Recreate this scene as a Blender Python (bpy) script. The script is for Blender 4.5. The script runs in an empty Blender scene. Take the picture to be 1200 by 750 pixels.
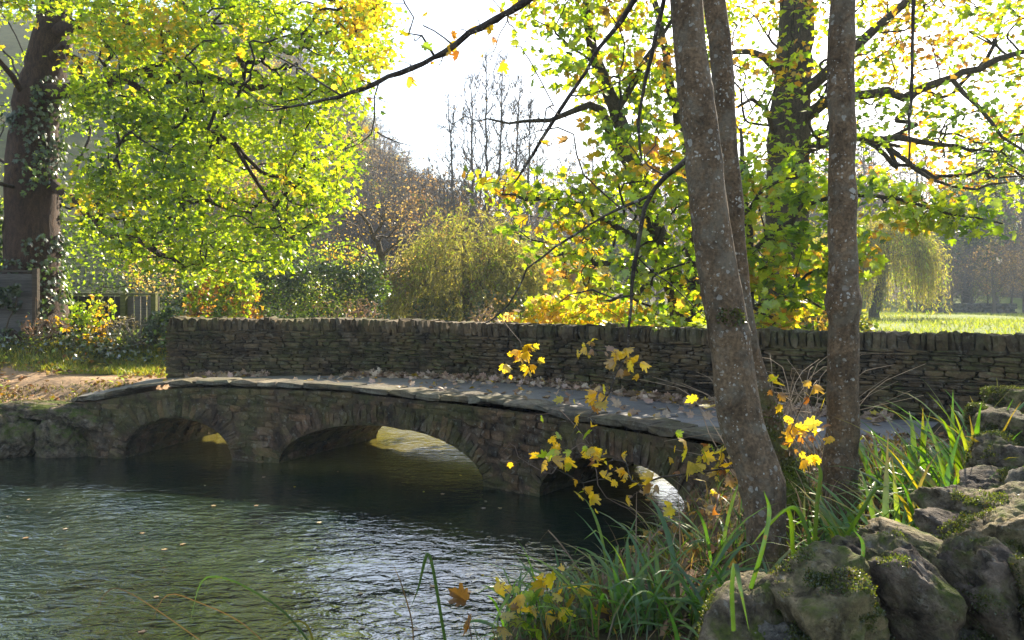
import bpy, math, random
import numpy as np
from mathutils import Vector, noise as mnoise

random.seed(11)
RNG = np.random.default_rng(11)
C = bpy.context.scene.collection
R = math.radians

# ----------------------------------------------------------------------------------------------
# CAMERA, SKY, SUN, EXPOSURE
# ----------------------------------------------------------------------------------------------
scene = bpy.context.scene
EYE = 2.18                       # eye height above the water (water is z = 0)
F = 933.33                       # focal length in photo pixels (1200 wide)
cam_d = bpy.data.cameras.new('camera')
cam_d.sensor_width = 36.0
cam_d.lens = 36.0 * F / 1200.0
cam_d.shift_y = -20.0 / 1200.0
cam_d.clip_start = 0.05
cam_d.clip_end = 2000
cam = bpy.data.objects.new('camera', cam_d)
cam.location = (0, 0, EYE)
cam.rotation_euler = (R(90), 0, 0)
C.objects.link(cam)
scene.camera = cam

SUN_AZ, SUN_EL = 24.0, 30.0      # degrees to the right of the view axis, above the horizon
world = bpy.data.worlds.new('World')
scene.world = world
world.use_nodes = True
wn = world.node_tree
bg = wn.nodes['Background']
sky = wn.nodes.new('ShaderNodeTexSky')
sky.sky_type = 'NISHITA'
sky.sun_disc = False
sky.sun_elevation = R(SUN_EL)
sky.sun_rotation = R(SUN_AZ)
sky.air_density = 1.0
sky.dust_density = 1.0
sky.ozone_density = 1.0
hs = wn.nodes.new('ShaderNodeHueSaturation')
hs.inputs['Saturation'].default_value = .84
wn.links.new(sky.outputs[0], hs.inputs['Color'])
wn.links.new(hs.outputs[0], bg.inputs[0])
bg.inputs[1].default_value = 0.095

sun_d = bpy.data.lights.new('sun', 'SUN')
sun_d.energy = 5.0
sun_d.angle = R(0.53)
sun_d.color = (1.0, 0.88, 0.68)
sun = bpy.data.objects.new('sun', sun_d)
S = Vector((math.sin(R(SUN_AZ)) * math.cos(R(SUN_EL)), math.cos(R(SUN_AZ)) * math.cos(R(SUN_EL)), math.sin(R(SUN_EL))))
sun.rotation_euler = S.to_track_quat('Z', 'Y').to_euler()
sun.location = (20, 30, 30)
C.objects.link(sun)

vs = scene.view_settings
vs.view_transform = 'Standard'
vs.look = 'None'
vs.gamma = 1.0
vs.use_curve_mapping = False
vs.exposure = 1.92
cy = scene.cycles
cy.max_bounces = 7
cy.diffuse_bounces = 3
cy.glossy_bounces = 3
cy.transmission_bounces = 4
cy.volume_bounces = 0
cy.transparent_max_bounces = 8
cy.caustics_reflective = False
cy.caustics_refractive = False
cy.use_denoising = True


# ----------------------------------------------------------------------------------------------
# HELPERS
# ----------------------------------------------------------------------------------------------
def P(px, py, d):
    """World point seen at photo pixel (px, py) at d metres along the view axis."""
    return np.array([(px - 600.0) / F * d, d, EYE - (py - 355.0) / F * d])


def norm(v):
    v = np.asarray(v, float)
    return v / np.maximum(np.linalg.norm(v, axis=-1, keepdims=True), 1e-9)


def fnoise(p, scale=1.0, octaves=3, off=0.0):
    return mnoise.fractal(Vector((p[0] * scale + off, p[1] * scale + off * .7, p[2] * scale - off)), 1.0, 2.0, octaves)


def fnoise_arr(pts, scale=1.0, octaves=3, off=0.0):
    return np.array([fnoise(p, scale, octaves, off) for p in np.asarray(pts)])


class MB:
    """Collects geometry (with one colour per vertex) and links it as ONE mesh object."""
    def __init__(self):
        self.V, self.L, self.S, self.K, self.n = [], [], [], [], 0

    def add(self, V, faces, col):
        """V (n,3); faces (m,k) index array; col (3,) or (n,3)."""
        V = np.asarray(V, float)
        faces = np.asarray(faces, int)
        col = np.asarray(col, float)
        if col.ndim == 1:
            col = np.tile(col, (len(V), 1))
        self.V.append(V)
        self.K.append(col)
        self.L.append((faces + self.n).ravel())
        self.S.append(np.full(len(faces), faces.shape[1]))
        self.n += len(V)

    def build(self, name, mat, parent=None, smooth=False, label=None):
        V = np.concatenate(self.V)
        L = np.concatenate(self.L).astype(np.int32)
        S_ = np.concatenate(self.S)
        K = np.concatenate(self.K)
        if parent is not None:
            p, o = parent, np.zeros(3)
            while p is not None:
                o += np.array(p.location)
                p = p.parent
            V = V - o
        me = bpy.data.meshes.new(name)
        me.vertices.add(len(V))
        me.vertices.foreach_set('co', V.astype(np.float32).ravel())
        me.loops.add(len(L))
        me.loops.foreach_set('vertex_index', L)
        me.polygons.add(len(S_))
        st = np.concatenate([[0], np.cumsum(S_)[:-1]]).astype(np.int32)
        me.polygons.foreach_set('loop_start', st)
        me.polygons.foreach_set('use_smooth', np.full(len(S_), smooth))
        me.update(calc_edges=True)
        at = me.attributes.new('col', 'FLOAT_COLOR', 'POINT')
        at.data.foreach_set('color', np.concatenate([np.clip(K, 0, 1), np.ones((len(K), 1))], 1).astype(np.float32).ravel())
        me.materials.append(mat)
        o = bpy.data.objects.new(name, me)
        C.objects.link(o)
        if parent is not None:
            o.parent = parent
        if label:
            o['label'] = label
        return o


def tag(o, label=None, cat=None, group=None, kind=None):
    for k, v in (('label', label), ('category', cat), ('group', group), ('kind', kind)):
        if v:
            o[k] = v
    return o


def thing(name, loc, label, cat, group=None):
    o = bpy.data.objects.new(name, None)
    o.empty_display_size = 0.2
    o.location = [float(a) for a in loc]
    C.objects.link(o)
    return tag(o, label, cat, group)


def copy_tree(root, loc, rz=0.0, sc=1.0, label=None, group=None):
    r = root.copy()
    C.objects.link(r)
    r.location = [float(a) for a in loc]
    r.rotation_euler = (0, 0, rz)
    r.scale = (sc, sc, sc)
    if label:
        r['label'] = label
    if group:
        r['group'] = group
    for ch in list(root.children):
        c = ch.copy()
        C.objects.link(c)
        c.parent = r
        for g in list(ch.children):
            k = g.copy()
            C.objects.link(k)
            k.parent = c
    return r


def catmull(pts, n):
    """Smooth resampling of a polyline (k, m) to n points."""
    pts = np.asarray(pts, float)
    k = len(pts)
    if k == 2:
        t = np.linspace(0, 1, n)[:, None]
        return pts[0] * (1 - t) + pts[1] * t
    q = np.vstack([2 * pts[0] - pts[1], pts, 2 * pts[-1] - pts[-2]])
    t = np.linspace(0, k - 1, n)
    i = np.minimum(t.astype(int), k - 2)
    u = (t - i)[:, None]
    a, b, c, d = q[i], q[i + 1], q[i + 2], q[i + 3]
    return 0.5 * (2 * b + (c - a) * u + (2 * a - 5 * b + 4 * c - d) * u ** 2 + (3 * b - a - 3 * c + d) * u ** 3)


def tube(mb, pts, rad, sides=6, col=(.1, .08, .06), wob=0.0, flute=0.0):
    pts = np.asarray(pts, float)
    rad = np.asarray(rad, float)
    n = len(pts)
    tang = norm(np.gradient(pts, axis=0))
    ref = np.array([1.0, 0, 0]) if abs(tang[0][0]) < .8 else np.array([0, 1.0, 0])
    u = norm(np.cross(tang[0], ref))
    V = np.zeros((n, sides, 3))
    ang = np.linspace(0, 2 * math.pi, sides, endpoint=False)
    for i in range(n):
        u = u - tang[i] * np.dot(u, tang[i])
        u = u / max(np.linalg.norm(u), 1e-9)
        v = np.cross(tang[i], u)
        rr = np.full(sides, rad[i])
        if wob:
            rr = rr * (1 + wob * np.array([fnoise((math.cos(a) * 1.3 + pts[i][0], math.sin(a) * 1.3, pts[i][2] * 2.2), 1.0, 5) for a in ang]))
        V[i] = pts[i] + np.outer(rr * np.cos(ang), u) + np.outer(rr * np.sin(ang), v)
    idx = np.arange(n * sides).reshape(n, sides)
    nx = np.roll(idx, -1, axis=1)
    f = np.stack([idx[:-1], nx[:-1], nx[1:], idx[1:]], -1).reshape(-1, 4)
    mb.add(V.reshape(-1, 3), f, col)


# --- leaves --------------------------------------------------------------------------------------
def _fan(half):
    right = np.array(half, float)
    left = right[1:-1][::-1] * [-1, 1]
    out = np.vstack([right, left])
    V = np.vstack([[0, .34], out])
    z = -np.abs(V[:, 0]) * .28 - .10 * V[:, 1] ** 2 * 1.0
    z[0] += .03
    V = np.column_stack([V, z])
    m = len(out)
    Fc = np.array([[0, 1 + i, 1 + (i + 1) % m] for i in range(m)])
    return V, Fc


T_MAPLE = _fan([(0, 0), (.16, -.10), (.33, -.02), (.30, .08), (.52, .16), (.46, .28), (.34, .30), (.58, .52), (.50, .66), (.34, .60),
                (.22, .58), (.25, .78), (.13, .84), (0, 1.05)])
T_STAR = _fan([(0, 0), (.34, -.04), (.30, .2), (.56, .5), (.24, .56), (0, 1.0)])
T_OVAL = _fan([(0, 0), (.26, .22), (.28, .55), (0, 1.0)])
T_DIAM = (np.array([[0, 0, 0], [.32, .45, -.06], [0, 1, -.08], [-.32, .45, -.06]]), np.array([[0, 1, 2], [0, 2, 3]]))
T_NARROW = (np.array([[0, 0, 0], [.10, .4, -.03], [0, 1, -.10], [-.10, .4, -.03]]), np.array([[0, 1, 2], [0, 2, 3]]))


def leaves(mb, pos, size, col, templ=T_DIAM, up=0.8, spread=0.55, droop=0.45, normals=None, tips=None, curl=(-.6, 2.2)):
    pos = np.asarray(pos, float)
    n = len(pos)
    if n == 0:
        return
    TV, TF = templ
    if normals is None:
        nr = np.zeros((n, 3))
        nr[:, 2] = up
        nr = norm(nr + RNG.normal(0, spread, (n, 3)))
    else:
        nr = norm(normals)
    if tips is None:
        tp = RNG.normal(0, 1, (n, 3))
        tp[:, 2] = -droop + RNG.normal(0, .3, n)
    else:
        tp = np.array(tips, float)
    tp = norm(tp - nr * np.sum(tp * nr, 1, keepdims=True))
    sd = np.cross(tp, nr)
    size = np.broadcast_to(np.asarray(size, float), (n,))
    fold = RNG.uniform(curl[0], curl[1], n)
    V = (pos[:, None, :] + size[:, None, None] * (TV[None, :, 0:1] * sd[:, None, :] + TV[None, :, 1:2] * tp[:, None, :]
         + TV[None, :, 2:3] * fold[:, None, None] * nr[:, None, :]))
    m = len(TV)
    Fc = (TF[None] + (np.arange(n) * m)[:, None, None]).reshape(-1, 3)
    col = np.asarray(col, float)
    if col.ndim == 1:
        col = np.tile(col, (n, 1))
    mb.add(V.reshape(-1, 3), Fc, np.repeat(col, m, axis=0))


GREEN = [(.13, .24, .012), (.19, .30, .015), (.24, .34, .02), (.08, .16, .014)]
LIME = [(.33, .46, .02), (.42, .51, .03), (.26, .39, .02)]
GOLD = [(.50, .34, .03), (.56, .40, .05), (.46, .26, .02)]
YELLOW = [(.74, .54, .04), (.68, .46, .03), (.66, .54, .06)]
RUST = [(.30, .12, .03), (.24, .13, .05), (.36, .17, .05)]
BROWN = [(.16, .09, .045), (.22, .13, .07), (.12, .07, .04)]


def palette(pos, mix, scale=.7, off=0.0, rand=.36):
    """mix: list of (weight, colours); picked by smooth noise over the position plus a random share."""
    pos = np.asarray(pos)
    n = len(pos)
    w = np.cumsum([m[0] for m in mix])
    w = w / w[-1]
    t = fnoise_arr(pos, scale, 2, off) * .9 + .5 if n < 60000 else np.full(n, .5)
    t = np.clip(t * (1 - rand) + RNG.uniform(0, 1, n) * rand, 0, .9999)
    # spread t to a uniform distribution so that weights hold
    order = np.argsort(np.argsort(t)) / max(n, 1)
    k = np.searchsorted(w, order, side='right')
    out = np.zeros((n, 3))
    for i, (_, cols) in enumerate(mix):
        sel = np.where(k == i)[0]
        cc = np.array(cols)
        out[sel] = cc[RNG.integers(0, len(cc), len(sel))]
    return out * RNG.uniform(.8, 1.22, (n, 1)) * RNG.uniform(.93, 1.07, (n, 3))


# --- branching -----------------------------------------------------------------------------------
def grow(skel, targets, bf=.25, r_tip=.006, power=.46, cap=.6):
    """Joins every target to the nearest part of the growing tree. skel: list of (pts, radii).
    Returns nodes, parent, descendants count, first non-skeleton index, radius."""
    pos, par, plen, rad = [], [], [], []
    for pts, rr in skel:
        base = len(pos)
        par0 = -1
        l0 = 0.0
        if base:
            dd = np.linalg.norm(np.array(pos) - pts[0], axis=1)
            par0 = int(dd.argmin())
            l0 = plen[par0]
        for i in range(len(pts)):
            pos.append(np.array(pts[i]))
            rad.append(rr[i])
            par.append(par0 if i == 0 else len(pos) - 2)
            plen.append(l0 if i == 0 else plen[-1] + np.linalg.norm(pts[i] - pts[i - 1]))
    ns = len(pos)
    T = np.asarray(targets, float)
    N = len(T)
    A = np.array(pos)
    pl = np.array(plen)
    best = np.full(N, 1e9)
    bi = np.zeros(N, int)
    for j in range(ns):
        c = np.linalg.norm(T - A[j], axis=1) + bf * pl[j]
        m = c < best
        best[m] = c[m]
        bi[m] = j
    used = np.zeros(N, bool)
    for _ in range(N):
        i = int(np.where(used, 1e9, best).argmin())
        used[i] = True
        j = bi[i]
        pos.append(T[i])
        par.append(int(j))
        plen.append(plen[j] + np.linalg.norm(T[i] - pos[j]))
        c = np.linalg.norm(T - T[i], axis=1) + bf * plen[-1]
        m = (c < best) & ~used
        best[m] = c[m]
        bi[m] = len(pos) - 1
    pos = np.array(pos)
    par = np.array(par)
    cnt = np.zeros(len(pos))
    for i in range(len(pos) - 1, ns - 1, -1):
        cnt[i] = max(cnt[i], 0) + 1
        if par[i] >= ns:
            cnt[par[i]] += cnt[i]
    r = r_tip * np.maximum(cnt, 1) ** power
    r[:ns] = rad
    for i in range(ns, len(pos)):
        r[i] = min(r[i], r[par[i]] * (cap if par[i] < ns else 1.0))
    return pos, par, cnt, ns, r


def draw_twigs(mb, pos, par, cnt, ns, r, sides=5, col=(.08, .065, .05), bend=.10, minr=0.0):
    """Draws every chain of the grown branches as a tapered tube."""
    kids = {}
    for i in range(ns, len(pos)):
        kids.setdefault(int(par[i]), []).append(i)
    starts = []
    for p, ks in kids.items():
        ks.sort(key=lambda k: -cnt[k])
        if p < ns:
            starts += [(p, k) for k in ks]
        else:
            starts += [(p, k) for k in ks[1:]]
    for p, k in starts:
        chain = [p, k]
        while chain[-1] in kids:
            chain.append(kids[chain[-1]][0])
        pts = pos[chain]
        rr = r[chain].copy()
        rr[0] = min(rr[0], rr[1] * 1.15)
        rr[-1] *= .6
        if rr.max() < minr:
            continue
        n = len(chain) * 2 if len(chain) < 40 else len(chain)
        q = catmull(np.column_stack([pts, rr]), n)
        L = np.linalg.norm(pts[1:] - pts[:-1], axis=1).mean()
        q[1:-1, :3] += RNG.normal(0, bend * L, (len(q) - 2, 3)) * np.array([1, 1, .7])
        tube(mb, q[:, :3], np.maximum(q[:, 3], .0012), sides if rr[1] > .012 else max(3, sides - 2), col)


def limb(pts, step=.35, jit=.03):
    """pts: (x,y,z,r) rows -> smooth polyline with radii."""
    pts = np.asarray(pts, float)
    L = np.linalg.norm(np.diff(pts[:, :3], axis=0), axis=1).sum()
    n = max(4, int(L / step))
    q = catmull(pts, n)
    q[1:-1, :3] += RNG.normal(0, jit, (n - 2, 3))
    return q[:, :3], np.maximum(q[:, 3], .003)


def in_poly(poly, x, y):
    poly = np.asarray(poly, float)
    ins = np.zeros(len(x), bool)
    j = len(poly) - 1
    for i in range(len(poly)):
        xi, yi = poly[i]
        xj, yj = poly[j]
        c = ((yi > y) != (yj > y)) & (x < (xj - xi) * (y - yi) / (yj - yi + 1e-12) + xi)
        ins ^= c
        j = i
    return ins


def cloud(poly, n, d0, d1, clump=1.0, thr=-.15, off=0.0):
    """n points filling the solid whose outline from the camera is poly, between depths d0 and d1, in noisy clumps."""
    poly = np.asarray(poly, float)
    out = []
    lo, hi = poly.min(0), poly.max(0)
    cx = poly.mean(0)
    tries = 0
    while len(out) < n and tries < 60:
        tries += 1
        x = RNG.uniform(lo[0], hi[0], n)
        y = RNG.uniform(lo[1], hi[1], n)
        m = in_poly(poly, x, y)
        x, y = x[m], y[m]
        dm = (d0 + d1) / 2
        k = dm / RNG.uniform(d0, d1, len(x))
        d = dm / k
        for a, b, c in zip(x, y, d):
            # keep the real size: spread is set at the middle depth
            q = np.array([(a - 600) / F * dm, c, EYE - (b - 355) / F * dm])
            q = q * np.array([1 + .6 * (c / dm - 1), 1, 1]) + np.array([0, 0, (q[2] - EYE) * .6 * (c / dm - 1)])
            if fnoise(q, 1.0 / clump, 2, off) > thr:
                out.append(q)
    return np.array(out[:n])


# ----------------------------------------------------------------------------------------------
# MATERIALS
# ----------------------------------------------------------------------------------------------
class NT:
    def __init__(self, name):
        self.m = bpy.data.materials.new(name)
        self.m.use_nodes = True
        self.t = self.m.node_tree
        self.t.nodes.clear()
        self.out = self.n('ShaderNodeOutputMaterial')

    def n(self, typ, **kw):
        nd = self.t.nodes.new(typ)
        for k, v in kw.items():
            if k == 'inp':
                for a, b in v.items():
                    nd.inputs[a].default_value = b
            else:
                setattr(nd, k, v)
        return nd

    def l(self, a, b):
        self.t.links.new(a, b)

    def noise(self, vec, scale, detail=4, rough=.55, dist=0.0):
        nd = self.n('ShaderNodeTexNoise', inp={'Scale': scale, 'Detail': detail, 'Roughness': rough, 'Distortion': dist})
        self.l(vec, nd.inputs['Vector'])
        return nd.outputs['Fac']

    def ramp(self, fac, stops):
        nd = self.n('ShaderNodeValToRGB')
        e = nd.color_ramp.elements
        while len(e) < len(stops):
            e.new(.5)
        for i, (p, c) in enumerate(stops):
            e[i].position = p
            e[i].color = (c, c, c, 1) if isinstance(c, (int, float)) else (*c, 1)
        self.l(fac, nd.inputs[0])
        return nd.outputs[0]

    def mix(self, fac, a, b, mode='MIX'):
        nd = self.n('ShaderNodeMix', data_type='RGBA', blend_type=mode)
        for s, v in ((0, fac), (6, a), (7, b)):
            if isinstance(v, (int, float)):
                nd.inputs[s].default_value = v
            elif isinstance(v, tuple):
                nd.inputs[s].default_value = (*v, 1)
            else:
                self.l(v, nd.inputs[s])
        return nd.outputs[2]

    def math(self, op, a, b=0.0, c=0.0):
        nd = self.n('ShaderNodeMath', operation=op)
        for i, v in enumerate((a, b, c)):
            if isinstance(v, (int, float)):
                nd.inputs[i].default_value = v
            else:
                self.l(v, nd.inputs[i])
        return nd.outputs[0]

    def bump(self, h, strength=.5, dist=.02, nrm=None):
        nd = self.n('ShaderNodeBump', inp={'Strength': strength, 'Distance': dist})
        self.l(h, nd.inputs['Height'])
        if nrm:
            self.l(nrm, nd.inputs['Normal'])
        return nd.outputs[0]

    def obj(self):
        return self.n('ShaderNodeTexCoord').outputs['Object']

    def col(self):
        return self.n('ShaderNodeAttribute', attribute_name='col').outputs['Color']

    def up(self):
        g = self.n('ShaderNodeNewGeometry')
        s = self.n('ShaderNodeSeparateXYZ')
        self.l(g.outputs['Normal'], s.inputs[0])
        return s.outputs[2]

    def principled(self, col, rough=.85, spec=.3, nrm=None):
        b = self.n('ShaderNodeBsdfPrincipled')
        for k, v in (('Base Color', col), ('Roughness', rough), ('Specular IOR Level', spec)):
            if isinstance(v, (int, float)):
                b.inputs[k].default_value = v
            elif isinstance(v, tuple):
                b.inputs[k].default_value = (*v, 1)
            else:
                self.l(v, b.inputs[k])
        if nrm:
            self.l(nrm, b.inputs['Normal'])
        self.l(b.outputs[0], self.out.inputs[0])
        return b


def mat_leaf(name, trans=.66, gloss=.05, rough=.38, tint=(1.65, 1.55, .5)):
    t = NT(name)
    v = t.obj()
    c = t.mix(1.0, t.col(), t.ramp(t.noise(v, 30, 3), [(.3, .72), (.7, 1.0)]), 'MULTIPLY')
    c = t.mix(t.math('MULTIPLY', t.ramp(t.noise(v, 55, 3, .7), [(.60, 0.0), (.68, 1.0)]), .75), c, (.14, .07, .025))
    d = t.n('ShaderNodeBsdfDiffuse')
    t.l(c, d.inputs[0])
    tr = t.n('ShaderNodeBsdfTranslucent')
    t.l(t.mix(1.0, c, tint, 'MULTIPLY'), tr.inputs[0])
    ms = t.n('ShaderNodeMixShader', inp={0: trans})
    t.l(d.outputs[0], ms.inputs[1])
    t.l(tr.outputs[0], ms.inputs[2])
    g = t.n('ShaderNodeBsdfGlossy', inp={'Roughness': rough})
    g.inputs[0].default_value = (1, 1, 1, 1)
    m2 = t.n('ShaderNodeMixShader', inp={0: gloss})
    t.l(ms.outputs[0], m2.inputs[1])
    t.l(g.outputs[0], m2.inputs[2])
    t.l(m2.outputs[0], t.out.inputs[0])
    return t.m


def mat_bark(name, lichen=0.0, moss=0.0, moss_h=1.0, rough_scale=9.0, strength=.6, stretch=.25):
    t = NT(name)
    v = t.obj()
    mp = t.n('ShaderNodeMapping', inp={'Scale': (1, 1, stretch)})
    t.l(v, mp.inputs[0])
    n1 = t.noise(mp.outputs[0], rough_scale, 8, .7, .6)
    n2 = t.noise(v, 60, 4)
    c = t.mix(1.0, t.col(), t.ramp(n1, [(.35, .40), (.65, 1.35)]), 'MULTIPLY')
    c = t.mix(.7, c, t.mix(1.0, c, t.ramp(n2, [(.36, .5), (.64, 1.4)]), 'MULTIPLY'))
    h = n1
    if lichen:
        wob = t.n('ShaderNodeTexNoise', inp={'Scale': 45.0, 'Detail': 3.0})
        t.l(v, wob.inputs['Vector'])
        wv = t.n('ShaderNodeVectorMath', operation='SCALE', inp={'Scale': .03})
        t.l(wob.outputs['Color'], wv.inputs[0])
        wa = t.n('ShaderNodeVectorMath', operation='ADD')
        t.l(v, wa.inputs[0])
        t.l(wv.outputs[0], wa.inputs[1])
        for vsc, pw, mx, tone in ((22.0, 2.8, .42, (.40, .39, .35)), (54.0, 2.0, .42, (.46, .44, .39))):
            vo = t.n('ShaderNodeTexVoronoi', feature='F1', inp={'Scale': vsc, 'Randomness': 1.0})
            t.l(wa.outputs[0], vo.inputs['Vector'])
            sz = t.n('ShaderNodeSeparateColor')
            t.l(vo.outputs['Color'], sz.inputs[0])
            thr = t.math('MULTIPLY', t.math('POWER', sz.outputs[0], pw), mx)
            spot = t.math('LESS_THAN', vo.outputs['Distance'], thr)
            patch = t.ramp(t.noise(v, 4.5 if vsc < 40 else 6.5, 3), [(.40, .10), (.58, 1.0)])
            spot = t.math('MULTIPLY', t.math('MULTIPLY', spot, patch), lichen)
            c = t.mix(spot, c, tone)
        c = t.mix(t.math('MULTIPLY', t.ramp(t.noise(v, 7, 5, .7), [(.48, 0.0), (.62, .6)]), lichen), c, (.17, .155, .12))
    if moss:
        s = t.n('ShaderNodeSeparateXYZ')
        t.l(v, s.inputs[0])
        zz = t.math('SUBTRACT', moss_h, s.outputs[2])
        zz = t.math('ADD', t.math('MULTIPLY', zz, 2.2), t.math('MULTIPLY', t.math('SUBTRACT', t.noise(v, 5, 4), .5), 3.0))
        f = t.math('MULTIPLY', t.math('MINIMUM', t.math('MAXIMUM', zz, 0.0), 1.0), moss)
        mc = t.ramp(t.noise(v, 45, 4), [(.3, (.035, .05, .008)), (.7, (.14, .18, .022))])
        c = t.mix(f, c, mc)
    t.principled(c, .85, .25, t.bump(t.math('ADD', h, t.math('MULTIPLY', n2, .35)), strength, .03))
    return t.m


def mat_stone(name, scale=1.0, moss=.5, lich=.3, strength=.7, moss_up=True, dark=.45, stain=.6, pits=False):
    t = NT(name)
    v = t.obj()
    n1 = t.noise(v, 5 * scale, 8, .65)
    n2 = t.noise(v, 28 * scale, 10, .82)
    n3 = t.noise(v, 1.7 * scale, 5, .6)
    c = t.mix(1.0, t.col(), t.ramp(n1, [(.34, dark), (.5, .95), (.66, 1.35)]), 'MULTIPLY')
    c = t.mix(1.0, c, t.ramp(n2, [(.34, .5), (.52, 1.0), (.70, 1.45)]), 'MULTIPLY')
    c = t.mix(1.0, c, t.ramp(t.noise(v, 2.6 * scale, 7, .7), [(.36, stain), (.54, 1.0)]), 'MULTIPLY')
    # ochre stain
    c = t.mix(t.ramp(t.noise(v, 3.1 * scale, 5), [(.52, 0.0), (.66, .45)]), c, (.17, .115, .05))
    if lich:
        lf = t.ramp(t.noise(v, 11 * scale, 7, .72), [(.57, 0.0), (.64, 1.0)])
        c = t.mix(t.math('MULTIPLY', lf, lich), c, (.36, .35, .29))
    if moss:
        mf = t.ramp(n3, [(.44, 0.0), (.55, 1.0)])
        mf = t.math('MULTIPLY', mf, t.ramp(n1, [(.38, 0.15), (.50, 1.0)]))
        if moss_up:
            u = t.math('MINIMUM', t.math('MAXIMUM', t.math('ADD', t.math('MULTIPLY', t.up(), .8), .45), 0.0), 1.0)
            mf = t.math('MULTIPLY', mf, u)
        mc = t.ramp(t.noise(v, 60, 4), [(.3, (.03, .045, .008)), (.7, (.12, .15, .022))])
        c = t.mix(t.math('MULTIPLY', mf, moss), c, mc)
    h = t.math('ADD', t.math('MULTIPLY', n1, .8), t.math('MULTIPLY', n2, .5))
    if pits:
        vo = t.n('ShaderNodeTexVoronoi', feature='F1', inp={'Scale': 60.0})
        t.l(v, vo.inputs['Vector'])
        pt = t.math('MULTIPLY', t.ramp(vo.outputs['Distance'], [(.12, 0.0), (.34, 1.0)]), t.ramp(t.noise(v, 9, 3), [(.42, .9), (.6, .15)]))
        h = t.math('ADD', h, t.math('MULTIPLY', pt, .45))
        h = t.math('ADD', h, t.math('MULTIPLY', t.noise(v, 210, 4, .8), .22))
    t.principled(c, .9, .25, t.bump(h, strength, .03))
    return t.m


def mat_ground():
    t = NT('soil_and_turf')
    v = t.obj()
    n1 = t.noise(v, 1.4, 8, .65)
    n2 = t.noise(v, 14, 8, .7)
    c = t.mix(1.0, t.col(), t.ramp(n1, [(.3, .7), (.7, 1.3)]), 'MULTIPLY')
    c = t.mix(1.0, c, t.ramp(n2, [(.3, .6), (.7, 1.35)]), 'MULTIPLY')
    t.principled(c, .95, .1, t.bump(t.math('ADD', n1, n2), .8, .04))
    return t.m


def mat_deck():
    t = NT('worn_deck_stone')
    v = t.obj()
    n1 = t.noise(v, 1.6, 6, .6)
    n2 = t.noise(v, 90, 4, .7)
    n3 = t.noise(v, 9, 6, .7)
    c = t.mix(t.ramp(n1, [(.35, 0.0), (.65, 1.0)]), (.140, .130, .124), (.205, .192, .180))
    c = t.mix(1.0, c, t.ramp(n2, [(.3, .68), (.7, 1.28)]), 'MULTIPLY')
    c = t.mix(1.0, c, t.ramp(n3, [(.3, .75), (.7, 1.18)]), 'MULTIPLY')
    t.principled(c, .8, .3, t.bump(t.math('ADD', t.math('MULTIPLY', n2, .3), n3), .5, .015))
    return t.m


def mat_water():
    t = NT('river_water')
    v = t.obj()
    mp = t.n('ShaderNodeMapping', inp={'Scale': (1.0, 1.7, 1.0), 'Rotation': (0, 0, R(14))})
    t.l(v, mp.inputs[0])
    n1 = t.noise(mp.outputs[0], 6.4, 3, .5, .6)
    n2 = t.noise(mp.outputs[0], 1.6, 2, .5, .3)
    n3 = t.noise(mp.outputs[0], 15, 2, .5, .2)
    calm = t.ramp(t.noise(v, .35, 2), [(.38, .30), (.60, 1.0)])
    h = t.math('ADD', t.math('ADD', n1, t.math('MULTIPLY', n2, 1.1)), t.math('MULTIPLY', n3, .16))
    sp0 = t.n('ShaderNodeSeparateXYZ')
    t.l(v, sp0.inputs[0])
    yb = t.math('ADD', t.math('ADD', sp0.outputs[1], t.math('MULTIPLY', sp0.outputs[0], .36)), t.math('MULTIPLY', t.noise(v, .8, 2), 1.6))
    pool = t.ramp(t.math('DIVIDE', yb, 20.0), [(.36, 1.0), (.44, .30), (.52, .30), (.60, 1.0)])
    h = t.math('MULTIPLY', h, t.math('MULTIPLY', calm, pool))
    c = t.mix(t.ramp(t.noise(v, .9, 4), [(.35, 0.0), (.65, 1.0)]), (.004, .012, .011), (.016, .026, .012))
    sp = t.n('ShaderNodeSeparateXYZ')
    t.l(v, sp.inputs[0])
    # golden sun glow painted into the water colour, olive from the arches upstream
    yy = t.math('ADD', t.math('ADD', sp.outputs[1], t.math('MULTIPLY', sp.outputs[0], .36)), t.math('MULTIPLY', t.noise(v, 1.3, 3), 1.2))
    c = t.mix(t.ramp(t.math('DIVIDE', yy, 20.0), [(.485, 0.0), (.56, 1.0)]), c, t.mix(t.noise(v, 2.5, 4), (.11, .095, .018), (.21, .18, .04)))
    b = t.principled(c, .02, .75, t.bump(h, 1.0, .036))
    b.inputs['IOR'].default_value = 2.3
    return t.m


def mat_plain(name, rough=.8, scale=20, lo=.7, hi=1.25, strength=.4, spec=.3, stretch=(1, 1, 1)):
    t = NT(name)
    v = t.obj()
    mp = t.n('ShaderNodeMapping', inp={'Scale': stretch})
    t.l(v, mp.inputs[0])
    n1 = t.noise(mp.outputs[0], scale, 6, .65)
    c = t.mix(1.0, t.col(), t.ramp(n1, [(.3, lo), (.7, hi)]), 'MULTIPLY')
    t.principled(c, rough, spec, t.bump(n1, strength, .02))
    return t.m


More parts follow.
